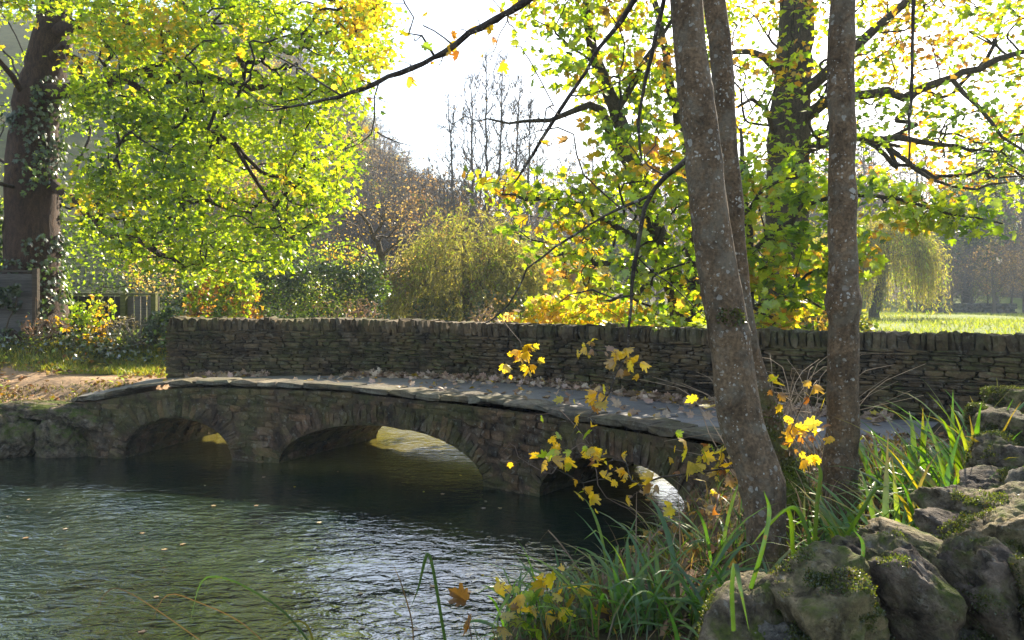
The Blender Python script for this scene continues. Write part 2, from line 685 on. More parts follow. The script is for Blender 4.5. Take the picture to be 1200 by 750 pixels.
M_LEAF = mat_leaf('leaf_thin')
M_LEAF_GLOSS = mat_leaf('leaf_glossy', .4, .07, .36, (1.3, 1.3, .5))
M_IVY = mat_leaf('ivy_glossy', .3, .15, .34, (1.3, 1.3, .5))
M_BLADE = mat_leaf('strap_blade', .5, .045, .36, (1.6, 1.6, .4))
M_DRY = mat_leaf('dry_stalk', .25, .04, .5, (1.1, 1.0, .8))
M_FAR = mat_leaf('far_foliage', .62, .03, .5, (1.6, 1.5, .8))
M_BARK = mat_bark('rough_bark', rough_scale=15, strength=1.0, stretch=.38)
M_SAP = mat_bark('lichened_bark', lichen=.8, moss=0.9, moss_h=.30, rough_scale=9, strength=.75, stretch=.6)
M_SAPM = mat_bark('mossy_bark', lichen=.9, moss=1.0, moss_h=.85, rough_scale=9, strength=.75, stretch=.6)
M_TWIG = mat_plain('twig_bark', .8, 30)
M_WALL = mat_stone('dry_laid_limestone', 1.0, .45, .25, 1.0, stain=.38)
M_FACE = mat_stone('old_bridge_stone', 1.2, .32, .3, .9, moss_up=False, dark=.4, stain=.45)
M_ROCK = mat_stone('weathered_boulder', 2.2, 1.0, .45, 1.0, moss_up=True, dark=.35, stain=.28, pits=True)
M_GROUND = mat_ground()
M_DECK = mat_deck()
M_EDGE = mat_stone('edge_slab_stone', 1.0, .22, .35, .9, dark=.5)
M_WATER = mat_water()
M_WOOD = mat_plain('weathered_board', .85, 18, .6, 1.3, .5, .2, (.25, 1, 3))
M_MOSS = mat_plain('moss_cushion', .95, 50, .5, 1.5, .9, .05)
M_LITTER = mat_leaf('fallen_leaf', .2, .03, .5, (1.1, 1.0, .7))


# ----------------------------------------------------------------------------------------------
# GROUND
# ----------------------------------------------------------------------------------------------
RIVER = np.array([(-10.5, -20), (-10, 3), (-9.0, 8.5), (-7.9, 11.0), (-6.8, 11.5), (-5.7, 11.6), (-5.4, 13.2), (-5.6, 18), (-7, 25), (-9.5, 40),
                  (-16, 60), (-12, 62), (-7, 40), (-5.3, 30), (-3.2, 23.5), (.4, 20.6), (3.4, 17), (4.3, 13), (4.1, 9.6), (3.0, 8.7), (1.95, 7.5), (1.05, 6.7), (.25, 5.9), (-.5, 5.0),
                  (-1.3, 3.2), (-2.2, 0), (-3, -20)], float)
CTRL = np.array([(0, 0, .62), (1, 2, .72), (1.3, 4.1, .84), (1.9, 4.6, .98), (2.5, 6, .97), (3.5, 8.5, .93), (5, 7, .93), (3, 4, 1.0), (4, 3, .9),
                 (-.6, 3, .62), (.6, 4.6, .55), (0.6, 3.4, .78), (1.7, 6.6, .84), (-9, 12.6, .98), (-7.2, 13, 1.0), (-6.2, 12.6, .93), (-9, 15.3, 1.42),
                 (-7, 16.5, 1.4), (-12, 14, 1.4), (-10.5, 13.6, 1.1), (-6, 20, 1.3), (-7, 11.9, .66), (-6.4, 11.8, .70), (-8.2, 12.2, .75), (-10, 11, .8),
                 (6, 12, 1.15), (10, 20, 1.25), (20, 30, 1.3), (20, 60, 1.35), (-10, 30, 1.7), (-20, 20, 2.2), (-20, 8, 1.4), (-11, 4, .9), (0, -10, .8),
                 (10, -10, .9), (3, 50, 1.2), (-8, 25, 1.4), (7, 8.5, 1.0), (40, 10, 1.3), (-40, 10, 3)], float)


def seg_dist(x, y, poly, closed=True):
    best = np.full(x.shape, 1e9)
    n = len(poly)
    for i in range(n if closed else n - 1):
        a, b = poly[i], poly[(i + 1) % n]
        ab = b - a
        t = np.clip(((x - a[0]) * ab[0] + (y - a[1]) * ab[1]) / (ab @ ab), 0, 1)
        best = np.minimum(best, np.hypot(x - a[0] - t * ab[0], y - a[1] - t * ab[1]))
    return best


def smooth(a, b, x):
    t = np.clip((x - a) / (b - a), 0, 1)
    return t * t * (3 - 2 * t)


def bank(x, y):
    w = np.zeros(x.shape)
    z = np.zeros(x.shape)
    for cx, cy_, cz in CTRL:
        k = 1.0 / ((x - cx) ** 2 + (y - cy_) ** 2 + .15) ** 1.7
        w += k
        z += k * cz
    return z / w


def river_sd(x, y):
    d = seg_dist(x, y, RIVER)
    ins = in_poly(RIVER, x.ravel(), y.ravel()).reshape(x.shape)
    return np.where(ins, -d, d)


def H(x, y):
    """Terrain height."""
    x = np.atleast_1d(np.asarray(x, float))
    y = np.atleast_1d(np.asarray(y, float))
    z = bank(x, y)
    # wooded valley sides
    z = z + 27 * smooth(34, 105, y) * smooth(2, -34, x) + 10 * smooth(-9, -60, x) * smooth(15, 60, y)
    z = z + 16 * smooth(78, 170, y) * smooth(-20, 40, x)
    sd = river_sd(x, y)
    width = np.where((x < 0) & (y > 5), .45, np.where(y > 8, .6, 1.15))
    k = smooth(-.25, 1.0, sd / width)
    return -.9 * (1 - k) + z * k


def Hs(x, y):
    return float(H(x, y)[0])


def build_ground():
    def axis(lo, hi, n, c, s):
        a = np.linspace(math.asinh((lo - c) / s), math.asinh((hi - c) / s), n)
        return c + s * np.sinh(a)
    xs = axis(-220, 220, 320, -2, 7)
    ys = axis(-60, 320, 320, 9, 7)
    X, Y = np.meshgrid(xs, ys)
    Z = H(X, Y)
    near = np.hypot(X, Y) < 40
    nz = np.zeros(X.shape)
    for i in range(X.shape[0]):
        for j in range(X.shape[1]):
            p = (X[i, j], Y[i, j], 0)
            nz[i, j] = (fnoise(p, .9, 4) * .05) if near[i, j] else fnoise(p, .08, 2) * .4
    Z = Z + nz
    # colours: bare earth, worn path, turf, meadow, wood floor
    col = np.zeros(X.shape + (3,))
    col[:] = (.075, .060, .032)
    sd = river_sd(X, Y)
    mud = sd < .5
    col[mud] = (.045, .038, .022)
    meadow = (X > -2) & (Y > 15) & (Y < 95)
    col[meadow] = (.15, .19, .035)
    leftwood = (X < -2) & (Y > 17)
    col[leftwood] = (.07, .075, .025)
    farw = Y > 95
    col[farw] = (.09, .075, .045)
    path = (Y > 11.6) & (Y < 14.3 + nz * 8) & (X < -5)
    col[path] = (.33, .225, .145)
    verge = (Y >= 13.9 + nz * 10) & (Y < 15.5) & (X < -5)
    col[verge] = (.12, .12, .035)
    n, m = X.shape
    idx = np.arange(n * m).reshape(n, m)
    f = np.stack([idx[:-1, :-1], idx[:-1, 1:], idx[1:, 1:], idx[1:, :-1]], -1).reshape(-1, 4)
    mb = MB()
    mb.add(np.stack([X, Y, Z], -1).reshape(-1, 3), f, col.reshape(-1, 3))
    o = mb.build('ground', M_GROUND, None, True)
    tag(o, 'earth banks, grassy meadow and wooded valley sides', 'ground', kind='structure')


build_ground()

mb = MB()
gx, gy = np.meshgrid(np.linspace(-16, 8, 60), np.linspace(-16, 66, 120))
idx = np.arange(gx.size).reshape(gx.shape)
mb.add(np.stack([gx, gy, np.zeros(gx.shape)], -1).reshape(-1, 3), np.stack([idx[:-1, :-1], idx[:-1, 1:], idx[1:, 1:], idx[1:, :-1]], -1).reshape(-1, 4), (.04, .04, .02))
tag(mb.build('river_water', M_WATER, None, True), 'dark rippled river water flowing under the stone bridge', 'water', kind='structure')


# ----------------------------------------------------------------------------------------------
# STONES
# ----------------------------------------------------------------------------------------------
_T = []
for i in (-1, 0, 1):
    for j in (-1, 0, 1):
        for k in (-1, 0, 1):
            if (i, j, k) != (0, 0, 0):
                _T.append((i, j, k))
ST_V = np.array(_T, float)
_ix = {t: n for n, t in enumerate(_T)}
_F = []
for ax in range(3):
    o1, o2 = [a for a in range(3) if a != ax]
    for sgn in (-1, 1):
        for a in (-1, 0):
            for b in (-1, 0):
                q = []
                for da, db in ((0, 0), (1, 0), (1, 1), (0, 1)):
                    t = [0, 0, 0]
                    t[ax] = sgn
                    t[o1] = a + da
                    t[o2] = b + db
                    q.append(_ix[tuple(t)])
                flip = (sgn > 0) ^ (ax == 1)
                _F.append(q if flip else q[::-1])
ST_F = np.array(_F)
_nz = np.abs(ST_V).sum(1)
ST_R = np.where(_nz == 3, .86, np.where(_nz == 2, .95, 1.0))[:, None]    # knocked-off corners


class Stones:
    def __init__(self):
        self.c, self.a, self.h, self.k, self.j = [], [], [], [], []

    def add(self, c, ax, half, col, jit=.12):
        self.c.append(c)
        self.a.append(ax)
        self.h.append(half)
        self.k.append(col)
        self.j.append(jit)

    def flush(self, mb):
        c = np.array(self.c)
        a = np.array(self.a)
        h = np.array(self.h)
        n = len(c)
        loc = ST_V[None] * ST_R[None] * h[:, None, :]
        mn = np.minimum(h.min(1)[:, None, None] * 1.6, h[:, None, :])
        loc = loc + RNG.normal(0, 1, (n, 26, 3)) * mn * np.array(self.j)[:, None, None]
        V = c[:, None, :] + np.einsum('nvi,nij->nvj', loc, a)
        Fc = (ST_F[None] + (np.arange(n) * 26)[:, None, None]).reshape(-1, 4)
        mb.add(V.reshape(-1, 3), Fc, np.repeat(np.array(self.k), 26, axis=0))


def stone_col(base=(.20, .175, .135), var=.32, warm=.06):
    k = 1 + random.uniform(-var, var)
    w = random.uniform(-warm, warm)
    return (base[0] * k * (1 + w), base[1] * k, base[2] * k * (1 - w))


# ----------------------------------------------------------------------------------------------
# THE BRIDGE
# ----------------------------------------------------------------------------------------------
N_PTS = np.array([(-6.55, 11.75, .74), (-5.76, 11.2, .90), (-4.76, 11.1, 1.07), (-3.5, 10.9, 1.09), (-2.25, 10.5, 1.08), (-1.06, 9.9, 1.045),
                  (0, 9.2, 1.02), (.89, 8.3, .985), (1.59, 7.4, .985), (2.12, 6.6, .975), (2.6, 5.7, .965)])
W_PTS = np.array([(-6.5, 13.15, .90), (-5.5, 13.0, .955), (-4.1, 12.85, 1.0), (-2.7, 12.6, 1.03), (-1.35, 12.15, 1.04), (0, 11.5, 1.045),
                  (1.1, 10.75, 1.0), (2.12, 9.9, .95), (2.85, 9.4, .94), (3.53, 8.9, .94), (4.45, 8.3, .94)])


def curve_at(pts, t):
    """t in index space, arrays allowed."""
    t = np.atleast_1d(np.asarray(t, float))
    k = len(pts)
    q = np.vstack([2 * pts[0] - pts[1], pts, 2 * pts[-1] - pts[-2]])
    i = np.clip(t.astype(int), 0, k - 2)
    u = (t - i)[:, None]
    a, b, c, d = q[i], q[i + 1], q[i + 2], q[i + 3]
    return 0.5 * (2 * b + (c - a) * u + (2 * a - 5 * b + 4 * c - d) * u ** 2 + (3 * b - a - 3 * c + d) * u ** 3)


bridge = thing('stone_bridge', (-1, 10.8, 0), 'low old stone footbridge with three arches and one long dry stone parapet', 'bridge')
ARCHES = [(1.35, 2.72, .60), (3.25, 5.67, .615), (6.3, 8.2, .61)]      # start, end (index along the near face), crown height


def intrados(t):
    z = np.full(t.shape, -1.0)
    for a, b, h in ARCHES:
        m = (t > a) & (t < b)
        u = (t[m] - (a + b) / 2) / ((b - a) / 2)
        z[m] = h * np.sqrt(np.maximum(1 - np.abs(u) ** 2.15, 0)) - .02
    return z


def bridge_pt(t, w, z):
    """w = 0 near face, 1 = back face (behind the parapet)."""
    n = curve_at(N_PTS, t)
    b = curve_at(W_PTS, t)
    d = norm(b[:, :2] - n[:, :2])
    bk = b[:, :2] + d * .40
    xy = n[:, :2] * (1 - w)[:, None] + bk * w[:, None]
    return np.column_stack([xy, z])


def build_bridge_body():
    # backing faces
    t = np.unique(np.concatenate([np.linspace(0.0, 10, 240)] + [np.array([a, b]) for a, b, _ in ARCHES]))
    zt = curve_at(N_PTS, t)[:, 2] - .09
    zi = intrados(t)
    mb = MB()
    rows = 9
    for w0, inset in ((0.0, .012), (1.0, -.035)):
        V = []
        for r_ in range(rows):
            k = r_ / (rows - 1)
            z = zi * (1 - k) + zt * k
            V.append(bridge_pt(t, np.full(t.shape, w0 + inset / 2.2), z))
        V = np.array(V)
        idx = np.arange(V.shape[0] * V.shape[1]).reshape(V.shape[:2])
        f = np.stack([idx[:-1, :-1], idx[:-1, 1:], idx[1:, 1:], idx[1:, :-1]], -1).reshape(-1, 4)
        mb.add(V.reshape(-1, 3), f, (.08, .052, .032))
    # barrels
    for a, b, h in ARCHES:
        th = np.linspace(math.pi, 0, 44)
        tt = (a + b) / 2 + (b - a) / 2 * np.cos(th)
        tt[0], tt[-1] = a, b
        zz = intrados(tt)
        zz[0] = zz[-1] = -.02
        zz2 = np.concatenate([[-1.0], zz, [-1.0]])
        tt2 = np.concatenate([[a], tt, [b]])
        V = np.array([bridge_pt(tt2, np.full(tt2.shape, w), zz2) for w in np.linspace(.02, .98, 12)])
        V = V + RNG.normal(0, .012, V.shape)
        idx = np.arange(V.shape[0] * V.shape[1]).reshape(V.shape[:2])
        f = np.stack([idx[:-1, :-1], idx[:-1, 1:], idx[1:, 1:], idx[1:, :-1]], -1).reshape(-1, 4)
        mb.add(V.reshape(-1, 3), f, (.09, .07, .045))
    # facing stones
    st = Stones()
    tt = np.linspace(0.35, 9.4, 1400)
    xy = curve_at(N_PTS, tt)[:, :2]
    s = np.concatenate([[0], np.cumsum(np.linalg.norm(np.diff(xy, axis=0), axis=1))])

    def at_s(sv):
        tv = np.interp(sv, s, tt)
        p = curve_at(N_PTS, tv)[0]
        q = curve_at(N_PTS, tv + .02)[0]
        tx = norm(q[:2] - p[:2])
        return tv, p, np.array([tx[0], tx[1], 0])

    arch_s = [(np.interp(a, tt, s), np.interp(b, tt, s), h) for a, b, h in ARCHES]
    RING = .24
    z = -.35
    while z < 1.02:
        hz = random.uniform(.05, .125)
        sv = random.uniform(0, .2)
        while sv < s[-1]:
            ln = random.uniform(.10, .34)
            sm, zm = sv + ln / 2, z + hz / 2
            tv, p, tx = at_s(sm)
            ok = zm + hz * .4 < p[2] - .085
            for a, b, h in arch_s:
                u = (sm - (a + b) / 2) / ((b - a) / 2 + RING)
                v = zm / (h + RING)
                if abs(u) < 1 and v < math.sqrt(max(0, 1 - abs(u) ** 2.15)):
                    ok = False
            if ok:
                nrm = np.array([tx[1], -tx[0], 0])
                dep = .07
                c = np.array([p[0], p[1], zm]) - nrm * (dep - random.uniform(.0, .018))
                tilt = random.uniform(-.06, .06)
                ax = np.array([tx * math.cos(tilt) + np.array([0, 0, math.sin(tilt)]), nrm, np.array([0, 0, 1.0]) * math.cos(tilt) - tx * math.sin(tilt)])
                st.add(c, ax, (ln / 2 - .004, dep, hz / 2 - .003), stone_col((.122, .078, .046), .5, .14), .15)
            sv += ln
        z += hz
    # voussoirs round each arch, and rough ring courses through the barrel
    for a, b, h in ARCHES:
        sa, sb = np.interp(a, tt, s), np.interp(b, tt, s)
        rx = (sb - sa) / 2
        for w in (0.0, .16, .32, .48, .64, .80, .96):
            th = math.pi - .02
            while th > .02:
                thick = random.uniform(.05, .11)
                dth = thick / math.hypot(rx * math.sin(th), h * math.cos(th))
                tm = th - dth / 2
                e = 2 / 2.15
                cs, sn = math.cos(tm), math.sin(tm)
                su = (sa + sb) / 2 + rx * math.copysign(abs(cs) ** e, cs)
                zu = h * abs(sn) ** e
                nx_, nz_ = cs / rx, sn / h
                ll = math.hypot(nx_, nz_)
                nx_, nz_ = nx_ / ll, nz_ / ll
                tv, p, tx = at_s(su)
                rl = random.uniform(.15, .32) if w == 0 else .12
                q = bridge_pt(np.array([tv]), np.array([w]), np.array([zu]))[0]
                nrm = np.array([tx[1], -tx[0], 0])
                axd = tx * nx_ + np.array([0, 0, nz_])
                axt = -tx * nz_ + np.array([0, 0, nx_])
                top = p[2] - .10
                if zu + nz_ * rl > top and nz_ > .3:
                    rl = max(.1, (top - zu) / nz_)
                dep = .09 if w == 0 else random.uniform(.12, .19)
                inn = random.uniform(-.012, .02) if w == 0 else random.uniform(-.01, .05)
                c = q + axd * (rl / 2 - inn)
                c = c - nrm * (dep - random.uniform(.004, .018)) if w == 0 else c
                st.add(c, np.array([axt, nrm, axd]), (thick / 2 + .003, dep, rl / 2), stone_col((.122, .077, .048), .45, .14), .16)
                th -= dth
    st.flush(mb)
    mb.build('arch_wall', M_FACE, bridge)


build_bridge_body()


def build_deck():
    t = np.linspace(0, 10, 150)
    n = curve_at(N_PTS, t)
    w = curve_at(W_PTS, t)
    mb = MB()
    V = []
    for k in np.linspace(0.02, 1.0, 22):
        p = n * (1 - k) + w * k
        z = p[:, 2] + .0 + np.array([fnoise((a[0], a[1], 0), 1.3, 4) * .014 for a in p])
        V.append(np.column_stack([p[:, :2], z]))
    V = np.array(V)
    idx = np.arange(V.shape[0] * V.shape[1]).reshape(V.shape[:2])
    mb.add(V.reshape(-1, 3), np.stack([idx[:-1, :-1], idx[:-1, 1:], idx[1:, 1:], idx[1:, :-1]], -1).reshape(-1, 4), (.3, .28, .26))
    mb.build('deck', M_DECK, bridge, True)
    # rough edge slabs along the open side
    st = Stones()
    tv = .15
    while tv < 9.3:
        ln = random.uniform(.18, .62)
        p = curve_at(N_PTS, tv)[0]
        q = curve_at(N_PTS, tv + .02)[0]
        tx = norm(q - p)
        dt = ln / (np.linalg.norm(q - p) / .02)
        m = curve_at(N_PTS, tv + dt / 2)[0]
        tx = norm(curve_at(N_PTS, tv + dt)[0] - p)
        nr = norm(np.array([tx[1], -tx[0], 0]))
        upv = np.cross(nr, tx) * -1
        if upv[2] < 0:
            upv = -upv
        wd = random.uniform(.16, .30)
        th = random.uniform(.026, .045)
        c = m - nr * (wd - random.uniform(.0, .045)) + np.array([0, 0, .014 - th + random.uniform(-.012, .010)])
        st.add(c, np.array([tx, nr, upv]), (ln / 2 + .012, wd, th), stone_col((.15, .125, .092), .35), .22)
        tv += dt
    mb = MB()
    st.flush(mb)
    mb.build('edge_slabs', M_EDGE, bridge)


build_deck()

# parapet wall: its front face stands on W, then it runs on to the right as the field wall
WALL = np.array([(-5.62, 13.02, .955, 1.945), (-4.1, 12.85, 1.0, 1.93), (-2.7, 12.6, 1.03, 1.935), (-1.35, 12.15, 1.04, 1.91), (0, 11.5, 1.045, 1.885),
                 (1.1, 10.75, 1.0, 1.875), (2.12, 9.9, .95, 1.872), (2.85, 9.4, .94, 1.868), (3.53, 8.9, .94, 1.866), (4.45, 8.3, .94, 1.875),
                 (5.14, 8.0, .94, 1.866), (6.3, 7.55, .95, 1.87), (8.0, 7.1, .96, 1.87), (11, 6.6, 1.0, 1.9)])


def build_parapet():
    tt = np.linspace(0, len(WALL) - 1, 2000)
    pp = curve_at(WALL, tt)
    s = np.concatenate([[0], np.cumsum(np.linalg.norm(np.diff(pp[:, :2], axis=0), axis=1))])
    TH = .42

    def at_s(sv):
        tv = np.interp(sv, s, tt)
        p = curve_at(WALL, tv)[0]
        q = curve_at(WALL, min(tv + .02, len(WALL) - 1.001))[0]
        d = q[:2] - p[:2]
        if np.linalg.norm(d) < 1e-6:
            d = p[:2] - curve_at(WALL, tv - .02)[0][:2]
        tx = norm(d)
        return p, np.array([tx[0], tx[1], 0.0]), np.array([tx[1], -tx[0], 0.0])

    st = Stones()
    COPE = .185
    # both faces, laid in thin uneven courses
    for back in (0, 1):
        z = -.10
        while z < .95:
            hz = random.uniform(.022, .066) if not back else random.uniform(.05, .10)
            sv = random.uniform(-.02, .03)
            while sv < s[-1] - .02:
                ln = random.uniform(.07, .30) if hz > .04 else random.uniform(.10, .48)
                p, tx, nr = at_s(sv + ln / 2)
                hw = p[3] - p[2] - COPE
                if z + hz * .6 < hw:
                    zz = p[2] + z + hz / 2
                    n2 = -nr if back else nr
                    off = TH if back else 0
                    dep = .085
                    c = np.array([p[0], p[1], zz]) - nr * off - n2 * (dep - random.uniform(-.004, .032))
                    tl = random.uniform(-.05, .05)
                    ax = np.array([tx * math.cos(tl) + np.array([0, 0, math.sin(tl)]), n2, np.array([0, 0, math.cos(tl)]) - tx * math.sin(tl)])
                    st.add(c, ax, (ln / 2 - .004, dep, hz / 2 - .0015), stone_col((.090, .064, .038), .5, .09), .17)
                sv += ln
            z += hz
    # left end face
    p, tx, nr = at_s(0.0)
    z = -.1
    while z < .82:
        hz = random.uniform(.04, .10)
        y = 0
        while y < TH:
            ln = random.uniform(.14, .25)
            c = np.array([p[0], p[1], p[2] + z + hz / 2]) - nr * min(y + ln / 2, TH - .06) + tx * (.06 - random.uniform(0, .05))
            st.add(c, np.array([nr, -tx, np.array([0, 0, 1.0])]), (ln / 2, .09, hz / 2 - .002), stone_col((.090, .064, .038), .45), .15)
            y += ln
        z += hz
    mb = MB()
    # core
    sm = np.linspace(.05, s[-1] - .05, 90)
    rows = []
    for sv in sm:
        p, tx, nr = at_s(sv)
        a = p[:2] - nr[:2] * .05
        b = p[:2] - nr[:2] * (TH - .05)
        rows.append([(a[0], a[1], p[2] - .2), (a[0], a[1], p[3] - .10), (b[0], b[1], p[3] - .10), (b[0], b[1], p[2] - .2)])
    V = np.array(rows)
    idx = np.arange(len(sm) * 4).reshape(len(sm), 4)
    f = np.stack([idx[:-1], idx[1:], np.roll(idx, -1, 1)[1:], np.roll(idx, -1, 1)[:-1]], -1).reshape(-1, 4)
    mb.add(V.reshape(-1, 3), f, (.05, .043, .033))
    st.flush(mb)
    par = mb.build('parapet', M_WALL, bridge)
    # coping: stones set on edge
    st = Stones()
    sv = 0.0
    while sv < s[-1] - .05:
        th = random.uniform(.045, .125)
        p, tx, nr = at_s(sv + th / 2)
        hh = random.uniform(.188, .212)
        if random.random() < .06:
            hh += .025
        lean = random.uniform(-.16, .10)
        upv = np.array([0, 0, math.cos(lean)]) + tx * math.sin(lean)
        axx = tx * math.cos(lean) - np.array([0, 0, math.sin(lean)])
        c = np.array([p[0], p[1], p[3] - COPE + hh / 2 - .02]) - nr * (TH / 2 + random.uniform(-.025, .02))
        st.add(c, np.array([axx, nr, upv]), (th / 2 - .003, TH / 2 + random.uniform(-.01, .035), hh / 2), stone_col((.115, .083, .050), .42, .07), .13)
        sv += th
    mb = MB()
    st.flush(mb)
    mb.build('coping', M_WALL, par)


build_parapet()


# ----------------------------------------------------------------------------------------------
# BOULDERS
# ----------------------------------------------------------------------------------------------
import bmesh
_bm = bmesh.new()
bmesh.ops.create_icosphere(_bm, subdivisions=5, radius=1.0)
_bm.verts.ensure_lookup_table()
ICO_V = np.array([v.co[:] for v in _bm.verts])
ICO_F = np.array([[v.index for v in f.verts] for f in _bm.faces])
_bm.free()
_bm = bmesh.new()
bmesh.ops.create_icosphere(_bm, subdivisions=3, radius=1.0)
_bm.verts.ensure_lookup_table()
ICO3_V = np.array([v.co[:] for v in _bm.verts])
ICO3_F = np.array([[v.index for v in f.verts] for f in _bm.faces])
_bm.free()


def rock_verts(seed, half, rot=(0, 0, 0), rough=.06, planes=11, fine=True):
    rg = np.random.default_rng(seed)
    base = ICO_V if fine else ICO3_V
    pn = norm(rg.normal(0, 1, (planes, 3)))
    pn = np.vstack([pn, [[1, 0, 0], [-1, 0, 0], [0, 1, 0], [0, -1, 0], [0, 0, 1], [0, 0, -1]]])
    pd = rg.uniform(.62, .95, len(pn))
    dots = base @ pn.T
    r_ = pd[None] / np.maximum(dots, .05)
    # soft minimum keeps worn edges
    k = 34.0
    rr = -np.log(np.exp(-k * np.minimum(r_, 1.6)).sum(1)) / k
    rr = np.minimum(rr + .04, 1.15)
    off = float(seed % 97) * 3.7
    sd = norm(rg.normal(0, 1, 3) * [.5, .5, 1.2])
    nz = np.zeros(len(base))
    for i, v in enumerate(base):
        lay = float(v @ sd) * 6.5 + 1.6 * fnoise(v, 1.6, 3, off + 9)
        step = abs((lay % 1.0) - .5) * 2.0
        ridge = 1 - abs(fnoise(v, 2.2, 4, off + 5)) * 2
        nz[i] = fnoise(v, 1.4, 4, off) * .8 + .34 * fnoise(v, 6.0, 4, off + 2) + .16 * fnoise(v, 17.0, 3, off + 4) - .55 * max(0, ridge - .72) * 2 - .32 * max(0, .22 - step) * 3
    rr = rr + rough * nz
    V = base * rr[:, None] * np.array(half)
    from mathutils import Euler
    Mx = np.array(Euler([R(a) for a in rot]).to_matrix())
    return V @ Mx.T


def boulder(name, pos, half, rot, seed, label, cat, group=None, col=(.26, .235, .19), rough=.16):
    o = MB()
    V = rock_verts(seed, half, rot, rough)
    o.add(V, ICO_F, col)
    ob = o.build(name, M_ROCK, None, True)
    ob.location = [float(a) for a in pos]
    tag(ob, label, cat, group)
    # raised moss cushions on its upper faces
    e = np.cross(V[ICO_F[:, 1]] - V[ICO_F[:, 0]], V[ICO_F[:, 2]] - V[ICO_F[:, 0]])
    fn_ = norm(e)
    ctr = V[ICO_F].mean(1)
    cand = np.where(fn_[:, 2] > -.1)[0]
    keep = np.array([fnoise(ctr[i] + np.array(pos), 5.0, 3, seed) + .25 * fn_[i, 2] > .47 for i in cand])
    cand = cand[keep]
    if len(cand) > 40:
        k = np.repeat(cand, 12)
        q = ctr[k] + RNG.normal(0, .006, (len(k), 3))
        nn = fn_[k]
        mm = MB()
        leaves(mm, q, RNG.uniform(.004, .010, len(k)), palette(q, [(3, [(.05, .08, .012), (.085, .115, .016)]), (1, [(.12, .14, .025), (.035, .045, .012)])], 6, seed), T_DIAM,
               normals=RNG.normal(0, 1, (len(k), 3)), tips=nn + RNG.normal(0, .35, (len(k), 3)))
        mo = mm.build('moss_foliage', M_LEAF, None)
        mo.parent = ob
    return ob


GB = 'boulders topping the near bank wall'
BOULD = [
    # px, py, d, half sizes, rotation, label
    (872, 752, 2.45, (.15, .18, .19), (6, 10, -20), 'squarish brown boulder beside the thick tree, nearest the water'),
    (975, 728, 2.45, (.185, .19, .19), (10, -20, 15), 'mossy grey boulder with a rounded top, right of the squarish brown one'),
    (1062, 712, 2.55, (.13, .24, .27), (-6, -30, 8), 'leaning slab boulder with a pale sunlit right face'),
    (1122, 718, 2.65, (.085, .22, .28), (-6, -32, 4), 'thin dark leaning slab between two wider slabs'),
    (1085, 650, 2.95, (.30, .20, .09), (0, 18, -8), 'flat broad boulder lying behind the leaning slabs'),
    (1172, 712, 2.55, (.13, .24, .30), (-4, -34, 12), 'shadowed mossy slab boulder near the lower right corner'),
    (1150, 604, 3.35, (.25, .22, .11), (4, 20, 15), 'layered boulder with a moss tuft on its flat top'),
    (1190, 650, 2.95, (.22, .20, .18), (10, 24, 35), 'big shadowed boulder under the layered flat one'),
    (1192, 556, 3.75, (.20, .22, .14), (-5, 14, 20), 'rounded grey boulder one step up the bank wall'),
    (1188, 510, 4.15, (.17, .20, .12), (6, 8, -15), 'smooth dark boulder below the topmost one'),
    (1192, 476, 4.5, (.17, .20, .11), (0, 10, 30), 'topmost cracked boulder of the bank wall, beside bright sedge'),
    (1172, 578, 3.55, (.20, .20, .11), (4, -10, 50), 'wedge shaped boulder between the layered one and the rounded grey one'),
    (1168, 534, 4.0, (.16, .20, .11), (-4, 12, -30), 'flattish boulder between the rounded grey and the smooth dark one'),
    (1206, 606, 3.2, (.20, .20, .14), (0, -12, 10), 'blocky boulder at the right edge below the rounded grey one'),
    (1138, 628, 3.15, (.19, .17, .09), (6, 14, 25), 'small flat boulder in front of the layered one'),
    (1160, 492, 4.4, (.12, .18, .09), (4, 6, 0), 'small boulder left of the topmost one'),
    (1225, 735, 2.45, (.11, .22, .28), (-4, -30, 6), 'dark slab cut off by the right edge of the photo'),
]
for i, (px, py, d, hf, rot, lab) in enumerate(BOULD):
    boulder('boulder', P(px, py, d), np.array(hf) * 1.06, rot, 100 + i * 7, lab, 'boulder', GB, (.29 + .05 * math.sin(i * 2.1), .228 + .04 * math.sin(i * 2.1), .148))
# lower stones carrying them
LOW = [(900, 800, 2.4, (.22, .2, .2), 'buried stone below the squarish brown boulder'), (1010, 800, 2.4, (.24, .22, .2), 'buried stone below the mossy rounded boulder'),
       (1120, 800, 2.5, (.26, .22, .22), 'buried stone below the leaning slabs'), (1260, 640, 3.3, (.3, .3, .3), 'half hidden boulder past the right corner stones'),
       (1265, 540, 4.1, (.3, .3, .25), 'half hidden boulder behind the rounded grey one')]
for i, (px, py, d, hf, lab) in enumerate(LOW):
    boulder('boulder', P(px, py, d), hf, (5, 12, 30 * i), 300 + i * 5, lab, 'boulder', GB)

